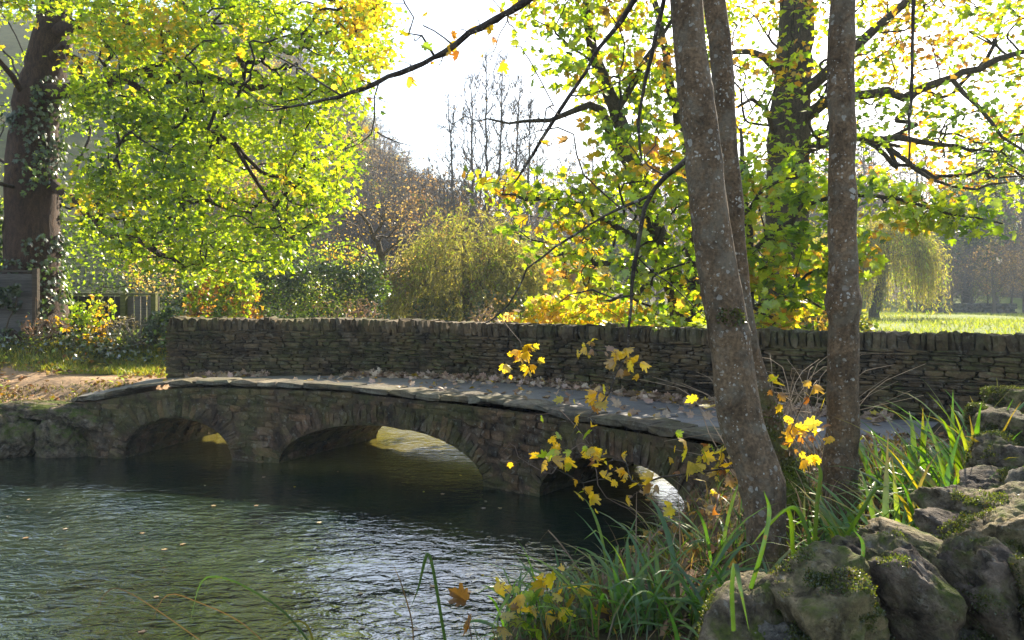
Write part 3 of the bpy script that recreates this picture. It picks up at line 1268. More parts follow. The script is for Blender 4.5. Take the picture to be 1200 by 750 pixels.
GL = 'rocks at the left end of the bridge'
for i, (x, y, z, hf, rot, lab) in enumerate([
        (-7.15, 11.42, .25, (.46, .34, .42), (0, 10, 12), 'large dark mossy rock at the water line left of the first arch'),
        (-6.45, 11.36, .22, (.40, .30, .40), (6, -12, -20), 'dark rock tight against the left foot of the first arch'),
        (-6.2, 11.42, .56, (.46, .32, .17), (4, 8, -8), 'flat overhanging rock under the left end of the bridge edge'),
        (-7.72, 11.45, .14, (.36, .30, .30), (0, 14, 40), 'low rock at the left edge of the river'),
        (-6.85, 11.62, .62, (.62, .34, .10), (3, 5, 5), 'flat pale slab lying on the mossy bank rock'),
        (-7.55, 11.72, .56, (.36, .28, .10), (0, -8, 30), 'small flat stone left of the pale slab'),
        (-8.5, 11.6, .15, (.5, .4, .28), (0, 0, 70), 'half sunk rock beyond the left edge of the river bank')]):
    boulder('bank_rock', (x, y, z), hf, rot, 500 + i * 11, lab, 'rock', GL, (.20, .155, .105), .22)


# ----------------------------------------------------------------------------------------------
# TREES
# ----------------------------------------------------------------------------------------------
def px_limb(rows):
    """rows of (px, py, depth, width in photo pixels) -> (x, y, z, radius)."""
    out = []
    for px, py, d, w in rows:
        out.append((*P(px, py, d), w / F * d / 2))
    return out


def big_tree(name, label, cat, trunk_rows, limb_rows, targets, leaf_per, leaf_size, mix, templ, bark_col, twig_col, mat_b=None, r_tip=.005,
             bf=.22, rad=.28, pal_scale=.5, group=None, sides=5, up=.8, spread=.55, droop=.45, pal_off=0.0, flare=True, wob=.12, mat_l=None, part_leaf='crown', tips_only=8):
    tr = px_limb(trunk_rows)
    base = np.array(tr[0][:3])
    root = thing(name, base, label, cat, group)
    tpts, trad = limb(tr, .22, .012)
    if flare:
        k = np.linspace(0, 1, len(trad))
        trad = trad * (1 + .35 * np.exp(-k * 14))
    mb = MB()
    tube(mb, tpts, trad, 22, bark_col, wob)
    skel = [(tpts, trad)]
    for rows in limb_rows:
        lp, lr = limb(px_limb(rows), .28, .035)
        d = np.linalg.norm(tpts - lp[0], axis=1)
        skel.append((lp, lr))
        tube(mb, lp, lr, 9, bark_col, .10)
    pos, par, cnt, ns, r = grow(skel, targets, bf, r_tip)
    draw_twigs(mb, pos, par, cnt, ns, r, sides, twig_col, .045)
    mb.build('trunk', mat_b or M_BARK, root, True)
    tips = np.where(cnt[ns:] <= tips_only)[0] + ns
    k = np.repeat(tips, leaf_per)
    q = pos[k] + RNG.normal(0, rad, (len(k), 3)) * np.array([1, 1, .55])
    lm = MB()
    colr = palette(q, mix, pal_scale, pal_off)
    leaves(lm, q, leaf_size * RNG.uniform(.6, 1.25, len(q)), colr, templ, up, spread, droop)
    lm.build(part_leaf, mat_l or M_LEAF, root)
    return root, tpts, trad


# --- the big ivy-clad tree on the left -----------------------------------------------------------
LT = [(40, 408, 15.5, 74), (38, 340, 15.5, 60), (37, 270, 15.5, 57), (38, 190, 15.5, 54), (44, 120, 15.4, 48), (58, 60, 15.4, 42), (66, 0, 15.4, 36), (72, -110, 15.4, 30),
      (85, -240, 15.4, 18)]
LL = [
    [(64, 40, 15.3, 18), (105, 22, 14.6, 14), (150, 28, 14.0, 13), (192, 30, 13.6, 11), (226, 40, 13.2, 10), (262, 54, 12.9, 8), (290, 78, 12.6, 6), (330, 110, 12.4, 4)],
    [(48, 105, 15.4, 20), (90, 105, 14.6, 15), (136, 95, 14.0, 13), (170, 87, 13.6, 12), (208, 92, 13.3, 11), (260, 96, 13.0, 9), (305, 103, 12.8, 7), (360, 108, 12.6, 4)],
    [(56, 70, 15.4, 12), (78, 52, 14.6, 8), (94, 80, 14.2, 7), (98, 112, 14.0, 5)],
    [(62, 215, 15.4, 13), (78, 228, 14.6, 11), (95, 246, 14.0, 9), (122, 270, 13.4, 8), (160, 285, 12.9, 7), (200, 304, 12.6, 5), (240, 312, 12.3, 3)],
    [(150, 95, 13.9, 8), (210, 130, 13.4, 7), (262, 160, 13.0, 6), (300, 195, 12.6, 5), (345, 218, 12.3, 3)],
    [(275, 170, 12.9, 5), (312, 228, 12.5, 4), (345, 282, 12.2, 2.5)],
    [(36, 130, 15.4, 8), (10, 80, 14.6, 6), (-40, 50, 14, 5), (-120, 60, 13.6, 3)],
    [(68, -20, 15.4, 20), (140, -60, 14.6, 16), (230, -70, 14, 12), (330, -40, 13.4, 9), (400, 10, 13, 6), (430, 60, 12.8, 3)],
    [(72, -110, 15.4, 16), (150, -180, 14.6, 12), (260, -200, 14, 8), (360, -160, 13.6, 4)],
    [(72, -90, 15.4, 16), (0, -160, 15.4, 12), (-90, -180, 15.4, 6)],
    [(60, 30, 15.4, 14), (110, -30, 16.6, 10), (190, -10, 17.4, 7), (260, 40, 18, 4)],
]
lt_poly = [(-60, -20), (440, -20), (452, 30), (452, 70), (425, 110), (428, 150), (415, 180), (408, 225), (388, 262), (380, 300), (350, 285), (330, 308), (290, 318), (250, 322), (225, 336), (190, 322),
           (140, 300), (90, 260), (60, 190), (-60, 210)]
lt_hi = [(-130, -330), (120, -400), (350, -330), (450, -170), (450, -10), (-160, -10)]
tg = np.vstack([cloud(lt_poly, 1600, 11.4, 14.6, .85, .0, 3.3), cloud(lt_hi, 230, 11.5, 16.5, 1.8, -.05, 9.0)])


def to_px(q):
    return 600 + q[:, 0] / q[:, 1] * F, 355 - (q[:, 2] - EYE) / q[:, 1] * F


_x, _y = to_px(tg)
tg = tg[~((_x > -25) & (_x < 92) & (_y > 15))]
back = cloud([(-120, -20), (110, -20), (120, 200), (90, 300), (-120, 280)], 260, 16.6, 19.5, 1.2, -.1, 6.0)
tg = np.vstack([tg, back])
lt_root, lt_pts, lt_rad = big_tree('ivy_clad_tree', 'big old tree with ivy on its trunk and yellow green leaves over the path', 'tree', LT, LL, tg, 25, .092,
                                   [(3.2, GREEN), (7.4, LIME), (.8, YELLOW)], T_STAR, (.060, .034, .021), (.045, .036, .028), rad=.165, pal_scale=.55, up=.75, spread=.62)
# ivy up the trunk
mb = MB()
n = 6500
k = RNG.integers(0, len(lt_pts) - 1, n)
f_ = RNG.uniform(0, 1, n)[:, None]
c_ = lt_pts[k] * (1 - f_) + lt_pts[np.minimum(k + 1, len(lt_pts) - 1)] * f_
an = RNG.uniform(0, 2 * math.pi, n)
dirn = np.column_stack([np.cos(an), np.sin(an), np.zeros(n)])
keep = []
for a, b, c in zip(c_, an, dirn):
    keep.append((fnoise(a + c * .5, .9, 3, 2.0) + (.34 if c[0] > .25 else -.02) > .04) and a[2] < 6.5)
keep = np.array(keep)
q = c_ + dirn * (lt_rad[k] * 1.08 + RNG.uniform(0, .10, n))[:, None]
leaves(mb, q[keep], RNG.uniform(.06, .11, keep.sum()), palette(q[keep], [(3, [(.03, .06, .014), (.045, .085, .02)]), (1, GREEN)], 1.0), T_STAR,
       normals=dirn[keep] + RNG.normal(0, .45, (keep.sum(), 3)) + [0, 0, .3], tips=np.tile([0, 0, -1.0], (keep.sum(), 1)) + RNG.normal(0, .4, (keep.sum(), 3)))
mb.build('ivy', M_LEAF_GLOSS, lt_root)

# --- leaning sycamore behind the middle of the wall ----------------------------------------------
BT = [(806, 410, 14.2, 32), (796, 350, 14.0, 28), (772, 285, 13.8, 25), (745, 205, 13.6, 21), (722, 130, 13.4, 17), (697, 68, 13.2, 13), (684, -20, 13.0, 9), (680, -120, 13, 5)]
BL = [
    [(742, 200, 13.6, 13), (715, 150, 13.4, 11), (690, 126, 13.2, 9), (650, 138, 13.0, 5.5), (592, 143, 12.8, 3), (560, 138, 12.7, 1.5), (530, 146, 12.6, .8)],
    [(772, 290, 13.8, 10), (720, 262, 12.8, 8), (680, 240, 12.2, 6), (630, 232, 11.8, 4), (588, 228, 11.6, 2.5)],
    [(782, 320, 13.9, 10), (740, 318, 12.6, 8), (690, 300, 11.8, 5), (650, 300, 11.5, 3)],
    [(810, 370, 14.1, 22), (816, 300, 14.2, 20), (812, 220, 14.2, 16), (790, 120, 14, 12), (770, 20, 13.8, 8), (765, -100, 13.8, 4)],
    [(722, 130, 13.4, 10), (755, 80, 13, 7), (790, 20, 12.8, 4)],
    [(785, 330, 13.9, 8), (740, 345, 12.8, 6), (700, 352, 12.2, 3)],
]
b_main = [(560, 212), (600, 208), (650, 215), (700, 190), (790, 165), (835, 190), (850, 380), (700, 378), (690, 340), (640, 320), (600, 288), (590, 250)]
b_up = [(600, -5), (800, -60), (800, 170), (720, 180), (670, 130), (640, 60)]
tg = np.vstack([cloud(b_main, 290, 10.6, 14.0, .6, .02, 1.0), cloud(b_up, 190, 11.5, 14.5, .7, .0, 4.0)])
big_tree('leaning_sycamore', 'leaning sycamore behind the middle of the wall, green leaves turning yellow', 'tree', BT, BL, tg, 11, .122,
         [(2.6, GREEN), (6, LIME), (1.9, GOLD), (.3, RUST)], T_MAPLE, (.075, .062, .045), (.045, .038, .03), rad=.19, pal_scale=.8, pal_off=5, up=.65, spread=.7)

# --- tall tree behind the wall to the right ------------------------------------------------------
CT = [(918, 418, 16.5, 62), (920, 330, 16.5, 52), (922, 240, 16.5, 48), (925, 160, 16.5, 46), (930, 80, 16.5, 42), (935, 0, 16.5, 38), (938, -160, 16.5, 26), (940, -300, 16.5, 12)]
CL = [
    [(930, 130, 16.5, 18), (955, 95, 16.0, 15), (1005, 50, 15.4, 12), (1060, 2, 15.0, 9), (1110, -50, 14.6, 5)],
    [(932, 150, 16.5, 16), (965, 122, 16.0, 13), (1010, 114, 15.6, 12), (1065, 111, 15.2, 11), (1115, 92, 15.0, 9), (1160, 75, 14.8, 8), (1230, 52, 14.6, 5), (1300, 60, 14.5, 3)],
    [(930, 185, 16.5, 13), (970, 165, 16.0, 10), (1030, 163, 15.4, 9), (1090, 168, 15.0, 6), (1140, 178, 14.8, 3)],
    [(1030, 164, 15.4, 6), (1060, 192, 15.0, 6), (1090, 212, 14.8, 4), (1140, 222, 14.6, 3), (1180, 214, 14.5, 2)],
    [(918, 90, 16.5, 12), (890, 62, 16, 8), (855, 60, 15.6, 5), (825, 75, 15.4, 3)],
    [(935, 0, 16.5, 18), (1010, -80, 16, 13), (1110, -120, 15.6, 9), (1220, -110, 15.4, 4)],
    [(930, -20, 16.5, 16), (870, -110, 16.2, 10), (800, -150, 16, 5)],
    [(1115, 92, 15.0, 6), (1150, 130, 14.6, 5), (1190, 170, 14.4, 3), (1220, 210, 14.3, 2)],
    [(915, 170, 16.5, 8), (890, 118, 15.8, 5), (865, 125, 15.5, 3)],
]
c_poly = [(822, -20), (1320, -20), (1320, 230), (1200, 262), (1165, 240), (1130, 222), (1050, 205), (985, 215), (950, 200), (905, 190), (870, 200), (830, 140)]
c_hi = [(790, -20), (800, -240), (940, -340), (1150, -300), (1320, -160), (1330, -20)]
tg = np.vstack([cloud(c_poly, 900, 13.6, 18.0, .8, .0, 7.7), cloud(c_hi, 150, 13, 19, 1.3, 0, 2.2)])
big_tree('tall_tree', 'tall straight tree behind the wall with sunlit autumn leaves and wide limbs', 'tree', CT, CL, tg, 9, .135,
         [(3, GREEN), (5, LIME), (3.0, GOLD), (.6, RUST)], T_STAR, (.085, .068, .048), (.05, .04, .03), rad=.24, pal_scale=.5, pal_off=8)

# --- young sycamore close behind the wall --------------------------------------------------------
DT = [(880, 415, 11.6, 14), (878, 340, 11.6, 12), (876, 280, 11.6, 10), (872, 210, 11.6, 7), (868, 150, 11.6, 3)]
DL = [
    [(878, 300, 11.6, 8), (920, 262, 11.4, 6), (955, 236, 11.2, 5), (1010, 226, 11, 5), (1070, 242, 10.8, 4), (1120, 250, 10.7, 3), (1175, 262, 10.6, 2)],
    [(878, 330, 11.6, 7), (915, 330, 11.4, 5), (950, 345, 11.2, 3), (975, 368, 11.1, 2)],
    [(880, 360, 11.6, 6), (920, 375, 11.4, 3)],
    [(876, 250, 11.6, 6), (905, 215, 11.4, 4), (945, 205, 11.2, 2)],
]
d_a = [(845, 195), (900, 178), (965, 210), (968, 385), (870, 388), (850, 300)]
d_b = [(968, 205), (1040, 212), (1100, 232), (1150, 236), (1185, 252), (1178, 275), (1130, 285), (1080, 262), (1040, 250), (1020, 285), (1008, 320), (970, 330)]
tg = np.vstack([cloud(d_a, 135, 10.6, 12.4, .5, -.05, 2.0), cloud(d_b, 75, 10.2, 11.4, .6, -.1, 6.0)])
big_tree('young_sycamore', 'slender young sycamore close behind the wall with broad green leaves', 'tree', DT, DL, tg, 13, .122,
         [(2.6, GREEN), (5.5, LIME), (1.8, GOLD)], T_MAPLE, (.08, .065, .045), (.045, .038, .028), rad=.16, pal_scale=.8, pal_off=3, flare=False, up=.7, spread=.65, r_tip=.004)


# --- three slender trunks in front ---------------------------------------------------------------
def yellow_leaf_mix():
    return [(1.0, LIME), (7.5, YELLOW), (.6, RUST), (1.0, [(.40, .28, .17), (.30, .19, .11)])]


SAPCOL = (.155, .103, .060)


def sapling(name, label, trunk_rows, limb_rows, clusters, leaf_size=.085, mat_b=None, per=3, group=None, moss_rows=None):
    tr = px_limb(trunk_rows)
    root = thing(name, tr[0][:3], label, 'tree', group)
    tpts, trad = limb(tr, .035, .0)
    fo = float(tr[0][0]) * 7
    # swellings, old branch scars and slow wander of the stem
    for kz in RNG.uniform(tpts[0][2] + .3, tpts[0][2] + 4.0, 9):
        trad = trad * (1 + RNG.uniform(.03, .09) * np.exp(-((tpts[:, 2] - kz) / RNG.uniform(.03, .07)) ** 2))
    tpts = tpts + np.array([[fnoise((z * 1.3, fo, 0), 1, 3), fnoise((z * 1.3, fo, 5), 1, 3), 0] for z in tpts[:, 2]]) * .018
    mb = MB()
    tube(mb, tpts, trad, 44, SAPCOL, .09)
    skel = [(tpts, trad)]
    for rows in limb_rows:
        lp, lr = limb(px_limb(rows), .09, .004)
        lr = lr * .8 * (1 + .12 * RNG.normal(0, 1, len(lr)))
        skel.append((lp, lr))
        tube(mb, lp, lr, 8, (.06, .048, .04), .10)
    mm = MB()
    for px0, py0, wz, hz, side in (moss_rows or []):
        ctr_z = EYE - (py0 - 355) / F * tpts[0][1]
        n = int(5200 * hz)
        zz = RNG.uniform(ctr_z - hz, ctr_z + hz * 1.1, n)
        kk = np.interp(zz, tpts[:, 2], np.arange(len(tpts)))
        i0 = kk.astype(int)
        an = RNG.uniform(0, 6.28, n) if side else RNG.normal(-1.57, wz, n)
        dv = np.column_stack([np.cos(an), np.sin(an), np.zeros(n)])
        q = tpts[i0] + dv * (trad[i0] * RNG.uniform(.93, 1.06, n))[:, None]
        q[:, 2] = zz
        ok = np.array([fnoise(a, 4.0, 3, 3) > (-.42 + .8 * max(0, (a[2] - ctr_z) / hz)) for a in q]) if side else np.array([(abs(b + 1.57) / wz / 1.4) ** 2 + ((a[2] - ctr_z) / hz) ** 2 < 1 for a, b in zip(q, an)])
        q, dv = q[ok], dv[ok]
        leaves(mm, q, RNG.uniform(.010, .024, len(q)), palette(q, [(3, [(.06, .09, .012), (.10, .14, .018)]), (1, [(.17, .20, .03), (.03, .045, .01)])], 6, 2), T_DIAM,
               normals=RNG.normal(0, 1, (len(q), 3)), tips=dv + RNG.normal(0, .45, dv.shape))
    if mm.n:
        mm.build('moss_foliage', M_LEAF, root)
    lm = MB()
    if clusters:
        tg = np.array([P(*c[:3]) for c in clusters])
        pos, par, cnt, ns, r = grow(skel, tg, .12, .0022, .42)
        draw_twigs(mb, pos, par, cnt, ns, r, 5, (.075, .055, .042), .06)
        k = np.repeat(np.arange(len(tg)), [c[3] if len(c) > 3 else per for c in clusters])
        q = tg[k] + RNG.normal(0, .035, (len(k), 3))
        leaves(lm, q, leaf_size * RNG.uniform(.45, 1.35, len(q)), palette(q, yellow_leaf_mix(), 2.5, 1.0, .6), T_MAPLE, .4, .9, .9, curl=(-1.5, 5.0))
        lm.build('leaf_sprays', M_LEAF, root)
    mb.build('trunk', mat_b or M_SAP, root, True)
    return root, tpts, trad


S1 = [(898, 700, 3.9, 62), (898, 668, 3.95, 46), (896, 610, 4.0, 46), (888, 555, 4.05, 50), (872, 505, 4.1, 51), (860, 455, 4.1, 50), (854, 405, 4.1, 47), (847, 360, 4.1, 46),
      (838, 305, 4.1, 46), (831, 245, 4.1, 43), (825, 190, 4.1, 41), (816, 110, 4.1, 39), (804, 0, 4.1, 37), (792, -140, 4.1, 34), (788, -320, 4.1, 26), (795, -520, 4.1, 16), (790, -700, 4.1, 7)]
S1L = [
    # bough leaving the trunk at mid height and hanging down in front of the wall
    [(824, 178, 4.1, 11), (800, 190, 4.15, 9.5), (778, 208, 4.25, 8), (760, 232, 4.3, 7), (750, 270, 4.35, 6.2), (745, 305, 4.38, 5.6), (741, 342, 4.4, 5), (737, 382, 4.45, 4.4), (734, 412, 4.5, 3.6),
     (722, 440, 4.5, 3), (708, 470, 4.5, 2.6), (690, 488, 4.5, 2)],
    [(762, 229, 4.3, 4.5), (735, 240, 4.4, 4), (705, 255, 4.5, 3.7), (678, 272, 4.6, 3.4), (648, 292, 4.7, 3.2), (620, 312, 4.8, 3), (608, 335, 4.85, 2.6), (596, 358, 4.9, 2.3), (580, 372, 4.95, 1.8), (566, 380, 5, 1.3)],
    [(746, 300, 4.4, 2.6), (770, 322, 4.4, 2.4), (800, 345, 4.4, 2), (826, 372, 4.4, 1.4)],
    [(742, 346, 4.4, 3), (720, 350, 4.45, 2.6), (695, 340, 4.5, 2.3), (668, 345, 4.5, 2), (655, 355, 4.5, 1.4)],
    # branch crossing the sky to the left
    [(790, -170, 4.1, 18), (740, -110, 4.3, 15), (680, -50, 4.5, 13), (612, 5, 4.7, 11), (585, 20, 4.8, 10), (560, 34, 4.85, 9.5), (520, 62, 4.95, 9), (488, 78, 5.0, 8), (450, 93, 5.1, 7), (410, 110, 5.2, 6), (380, 117, 5.25, 4.5),
     (345, 124, 5.3, 3.2), (312, 130, 5.35, 2)],
    [(508, 64, 5.0, 4), (494, 44, 5.0, 3.4), (480, 38, 5.0, 3), (484, 20, 5.0, 2.6), (474, 4, 5.0, 2.2), (466, -20, 5, 1.5)],
    [(532, 54, 4.95, 3), (515, 40, 4.95, 2.4), (496, 30, 4.95, 2)],
    [(444, 97, 5.1, 2.8), (438, 120, 5.1, 2.4), (438, 150, 5.1, 2), (425, 165, 5.1, 1.8), (400, 176, 5.1, 1.2)],
    [(438, 152, 5.1, 2), (455, 163, 5.1, 1.8), (482, 171, 5.1, 1.2)],
    [(400, 112, 5.2, 3), (360, 86, 5.2, 2.5), (330, 68, 5.2, 2), (305, 58, 5.2, 1.2)],
    [(340, 125, 5.3, 2), (310, 122, 5.3, 1.7), (290, 108, 5.3, 1.2)],
    # steep branches between it and the sycamore
    [(788, -60, 4.1, 10), (765, -30, 4.3, 9), (742, 4, 4.5, 8), (722, 32, 4.6, 7), (700, 60, 4.7, 6.5), (667, 113, 4.8, 6), (640, 155, 4.9, 5), (618, 190, 5, 4), (600, 218, 5.05, 2.5)],
    [(668, 112, 4.8, 3), (690, 110, 4.75, 2.4), (720, 100, 4.7, 2), (760, 70, 4.65, 1.5)],
    [(790, -40, 4.1, 8), (776, 10, 4.2, 7), (768, 45, 4.25, 6.4), (757, 92, 4.3, 6), (750, 135, 4.35, 5.5), (749, 165, 4.35, 4.5), (752, 186, 4.4, 3)],
]
S1C = [(612, 404, 4.9), (625, 410, 4.9), (618, 432, 4.9), (600, 420, 4.9, 2), (592, 438, 4.9, 2), (606, 416, 4.9, 2),
       (685, 406, 4.6), (698, 409, 4.6, 2), (718, 414, 4.55), (730, 412, 4.5, 2), (738, 424, 4.5), (724, 426, 4.5), (698, 438, 4.6, 1),
       (702, 458, 4.5, 4), (692, 466, 4.5), (668, 468, 4.55, 2), (708, 463, 4.5, 2), (676, 492, 4.5, 2), (674, 506, 4.5, 2), (652, 494, 4.5, 1),
       (640, 532, 4.45), (655, 528, 4.45, 4), (664, 522, 4.45, 2), (680, 532, 4.4, 5), (688, 524, 4.4, 4), (676, 544, 4.4, 4), (698, 536, 4.4, 4), (712, 546, 4.4, 4), (722, 540, 4.4, 3),
       (684, 566, 4.35, 3), (692, 583, 4.35, 3), (712, 560, 4.35, 3), (735, 545, 4.4, 3), (612, 538, 4.5, 1), (645, 505, 4.5, 1), (700, 500, 4.5, 1),
       (740, 562, 4.35, 2), (757, 568, 4.3, 2), (770, 560, 4.3, 2),
       (560, 22, 4.85, 2), (540, 35, 4.9, 1), (528, 40, 4.9, 2), (480, 30, 5, 1), (430, 2, 5, 1), (430, 158, 5.1, 1), (440, 150, 5.1, 1), (425, 95, 5.1, 2), (400, 92, 5.2, 3), (380, 80, 5.2, 3), (255, 64, 5.3, 1), (276, 62, 5.3, 2),
       (280, 74, 5.3, 1), (262, 78, 5.3, 1), (440, 70, 5.2, 2), (500, 14, 5, 1), (605, 40, 4.9, 1), (622, 0, 4.8, 2), (640, 8, 4.8, 1), (620, 55, 4.9, 1),
       (690, 290, 4.6, 2), (704, 268, 4.6, 1), (735, 300, 4.4, 1), (690, 345, 4.5, 2), (660, 352, 4.5, 2), (614, 310, 4.8, 1), (570, 215, 5, 2), (560, 232, 5, 1), (595, 215, 5, 2),
       (640, 170, 4.9, 1), (700, 110, 4.75, 2), (752, 190, 4.4, 2), (745, 240, 4.4, 2), (700, 30, 4.7, 2), (770, 20, 4.3, 1)]
for _ in range(46):
    k_ = RNG.uniform(0, 1)
    S1C.append((612 - 300 * k_ + RNG.normal(0, 12), 5 + 125 * k_ ** .8 + RNG.normal(0, 26), 4.75 + .55 * k_ + RNG.normal(0, .05), 0 if RNG.uniform() < .75 else 1))
for _ in range(40):
    S1C.append((RNG.uniform(570, 780), RNG.uniform(20, 300), RNG.uniform(4.3, 4.9), 0 if RNG.uniform() < .6 else 1))
sapling('slender_tree', 'thickest slender trunk in front, speckled with white lichen and bowed at its foot', S1, S1L, S1C, .056, M_SAP, 6, moss_rows=[(848, 372, .55, .05, 0)])

S2 = [(948, 645, 4.6, 70), (943, 605, 4.65, 52), (928, 560, 4.7, 32), (914, 520, 4.7, 25), (902, 480, 4.7, 22), (890, 440, 4.7, 19), (880, 400, 4.7, 17), (872, 350, 4.7, 17), (866, 300, 4.7, 18), (860, 240, 4.7, 20), (855, 190, 4.7, 21), (848, 100, 4.7, 24),
      (838, 0, 4.7, 26), (828, -140, 4.7, 24), (825, -300, 4.7, 16), (830, -480, 4.7, 8)]
S2L = [[(828, -100, 4.7, 10), (880, -180, 4.6, 7), (950, -240, 4.5, 4)], [(905, 500, 4.7, 3), (880, 505, 4.5, 2.5), (850, 520, 4.3, 2), (825, 530, 4.2, 1.5)], [(888, 430, 4.7, 2.5), (870, 450, 4.5, 2), (840, 462, 4.3, 1.5)]]
S2C = [(828, 464, 4.3, 2), (800, 532, 4.2, 2), (782, 534, 4.2, 2), (834, 512, 4.25, 3), (845, 538, 4.25, 4), (838, 546, 4.2, 4), (856, 528, 4.3, 3), (815, 548, 4.2, 3), (848, 552, 4.2, 3), (826, 532, 4.2, 2), (806, 515, 4.2, 1), (790, 508, 4.2, 1),
       (905, 448, 4.5, 2), (960, 455, 4.4, 2), (952, 462, 4.4, 1), (930, 500, 4.4, 2), (940, 505, 4.4, 2), (925, 520, 4.4, 2)]
sapling('slender_tree', 'thinner middle trunk standing behind the bowed one, green moss round its base', S2, S2L, S2C, .070, M_SAPM, moss_rows=[(930, 590, 0, .52, 1)])

S3 = [(986, 625, 4.5, 46), (986, 590, 4.55, 40), (986, 540, 4.6, 37), (988, 500, 4.6, 37), (988, 450, 4.6, 35), (988, 400, 4.6, 35), (988, 374, 4.6, 34), (988, 352, 4.6, 40), (988, 332, 4.6, 34), (988, 300, 4.6, 33), (987, 200, 4.6, 30), (987, 100, 4.6, 29), (987, 0, 4.6, 28),
      (988, -140, 4.6, 26), (984, -320, 4.6, 20), (990, -520, 4.6, 11), (985, -680, 4.6, 5)]
S3L = [[(988, -160, 4.6, 10), (1030, -120, 4.6, 8), (1068, -40, 4.6, 6), (1071, 0, 4.6, 5.4), (1070, 60, 4.6, 5.2), (1067, 110, 4.6, 5), (1065, 150, 4.6, 4), (1066, 190, 4.6, 2.4), (1072, 200, 4.6, 1.5)],
       [(984, -300, 4.6, 10), (1060, -330, 4.5, 6), (1140, -340, 4.4, 3)], [(986, -420, 4.6, 8), (920, -460, 4.6, 5), (860, -480, 4.6, 3)]]
sapling('slender_tree', 'straight upright trunk on the right, spotted with pale lichen, knobbly at wall height', S3, S3L, [(1066, 168, 4.6, 1), (1070, 195, 4.6, 1), (1062, 140, 4.6, 1)], .08, M_SAP, moss_rows=[(986, 600, 0, .17, 1)])


# --- shrubs, hedge, small plants on the left -----------------------------------------------------
def bush(name, label, cat, centre, half, n, size, mix, templ=T_DIAM, stems=14, shell=.5, group=None, mat=None, thr=-.25, clump=.6, box=False, stem_col=(.07, .055, .04), up=.5, spread=.8, droop=.3,
         part='foliage', off=0.0):
    centre = np.asarray(centre, float)
    half = np.asarray(half, float)
    base = centre - [0, 0, half[2]]
    root = thing(name, base, label, cat, group)
    pts = []
    while len(pts) < n:
        if box:
            v = RNG.uniform(-1, 1, (n, 3))
            ax = RNG.integers(0, 3, n)
            m = RNG.uniform(0, 1, n) < shell
            for i in np.where(m)[0]:
                v[i, ax[i]] = math.copysign(RNG.uniform(.82, 1.02), v[i, ax[i]])
        else:
            v = norm(RNG.normal(0, 1, (n, 3))) * (RNG.uniform(0, 1, (n, 1)) ** (1 / 3 * (1 - shell)))
        for q in v:
            w = centre + q * half * (1 + .22 * fnoise(q * 1.0, 1.7, 3, off + centre[0]))
            if fnoise(w, 1 / clump, 2, off) > thr:
                pts.append(w)
    pts = np.array(pts[:n])
    mb = MB()
    leaves(mb, pts, size * RNG.uniform(.6, 1.3, n), palette(pts, mix, 1.2, off), templ, up, spread, droop)
    mb.build(part, mat or M_LEAF, root)
    if stems:
        sel = pts[RNG.integers(0, n, stems * 6)]
        b = base + np.array([0, 0, -.1])
        sk = [(np.array([b, b + [0, 0, half[2] * .3]]), np.array([.03, .025]))]
        pos, par, cnt, ns, r = grow(sk, sel, .35, .005)
        sm = MB()
        draw_twigs(sm, pos, par, cnt, ns, r, 4, stem_col)
        sm.build('stems', M_TWIG, root, True)
    return root


DKG = [(.025, .05, .014), (.04, .075, .02), (.055, .095, .022)]
IVYG = [(.05, .085, .03), (.07, .11, .04), (.03, .06, .02)]

hedge_root = bush('clipped_hedge', 'dark green clipped hedge standing behind the left half of the wall', 'hedge', (-4.75, 19.2, 2.1), (1.6, .7, .95), 17000, .085, [(6, DKG), (2, GREEN), (.8, LIME), (.3, RUST)], T_DIAM, 10, .6,
                  mat=M_LEAF_GLOSS, thr=-.6, box=True)
bush('copper_shrub', 'shrub with red brown autumn leaves at the left end of the wall', 'shrub', (-6.0, 16.6, 2.15), (.75, .6, .95), 2400, .095, [(2, GREEN), (1.5, LIME), (2.0, [(.30, .14, .06), (.38, .20, .08), (.24, .11, .05)]), (.5, GOLD)], T_STAR, 12,
     .35, thr=-.3)
bush('dark_shrub', 'dark evergreen shrub between the board fence and the red brown shrub', 'shrub', (-7.1, 18.2, 2.0), (1.0, .8, .9), 3000, .09, [(5, DKG), (1.2, GREEN), (.4, LIME)], T_DIAM, 12, .4, mat=M_LEAF_GLOSS, off=2)
bush('ivy_bush', 'rounded mass of grey green ivy beside the wall end', 'shrub', (-6.55, 15.3, 1.6), (.5, .4, .5), 1500, .075, [(4, IVYG), (1.5, GREEN), (.6, GOLD)], T_STAR, 6, .5, mat=M_LEAF_GLOSS, off=4)
bush('yellow_leaf_shrub', 'thin shrub with yellow leaves in front of the board fence', 'shrub', (-7.9, 15.0, 1.75), (.65, .3, .55), 420, .085, [(2, GOLD), (2, LIME), (1, GREEN)], T_STAR, 14, .2, off=7)
bush('grey_stem_bush', 'low tangle of grey dead stems below the board fence', 'shrub', (-7.35, 15.25, 1.62), (.75, .35, .36), 900, .06, [(2, [(.16, .14, .12), (.22, .19, .16)]), (1, IVYG)], T_NARROW, 40, .2, off=8, stem_col=(.22, .19, .16))
bush('twiggy_base_growth', 'tangle of brown twigs growing at the foot of the big ivy tree', 'shrub', (-8.72, 14.75, 1.78), (.38, .3, .48), 300, .06, [(3, BROWN), (1, RUST)], T_NARROW, 55, .2, off=9, stem_col=(.20, .13, .085))
bush('fence_ivy', 'dark ivy spilling over the tall black fence panel', 'ivy', (-9.25, 14.55, 2.2), (.22, .10, .62), 700, .075, [(4, DKG), (2, IVYG)], T_STAR, 4, .3, mat=M_LEAF_GLOSS, off=10)
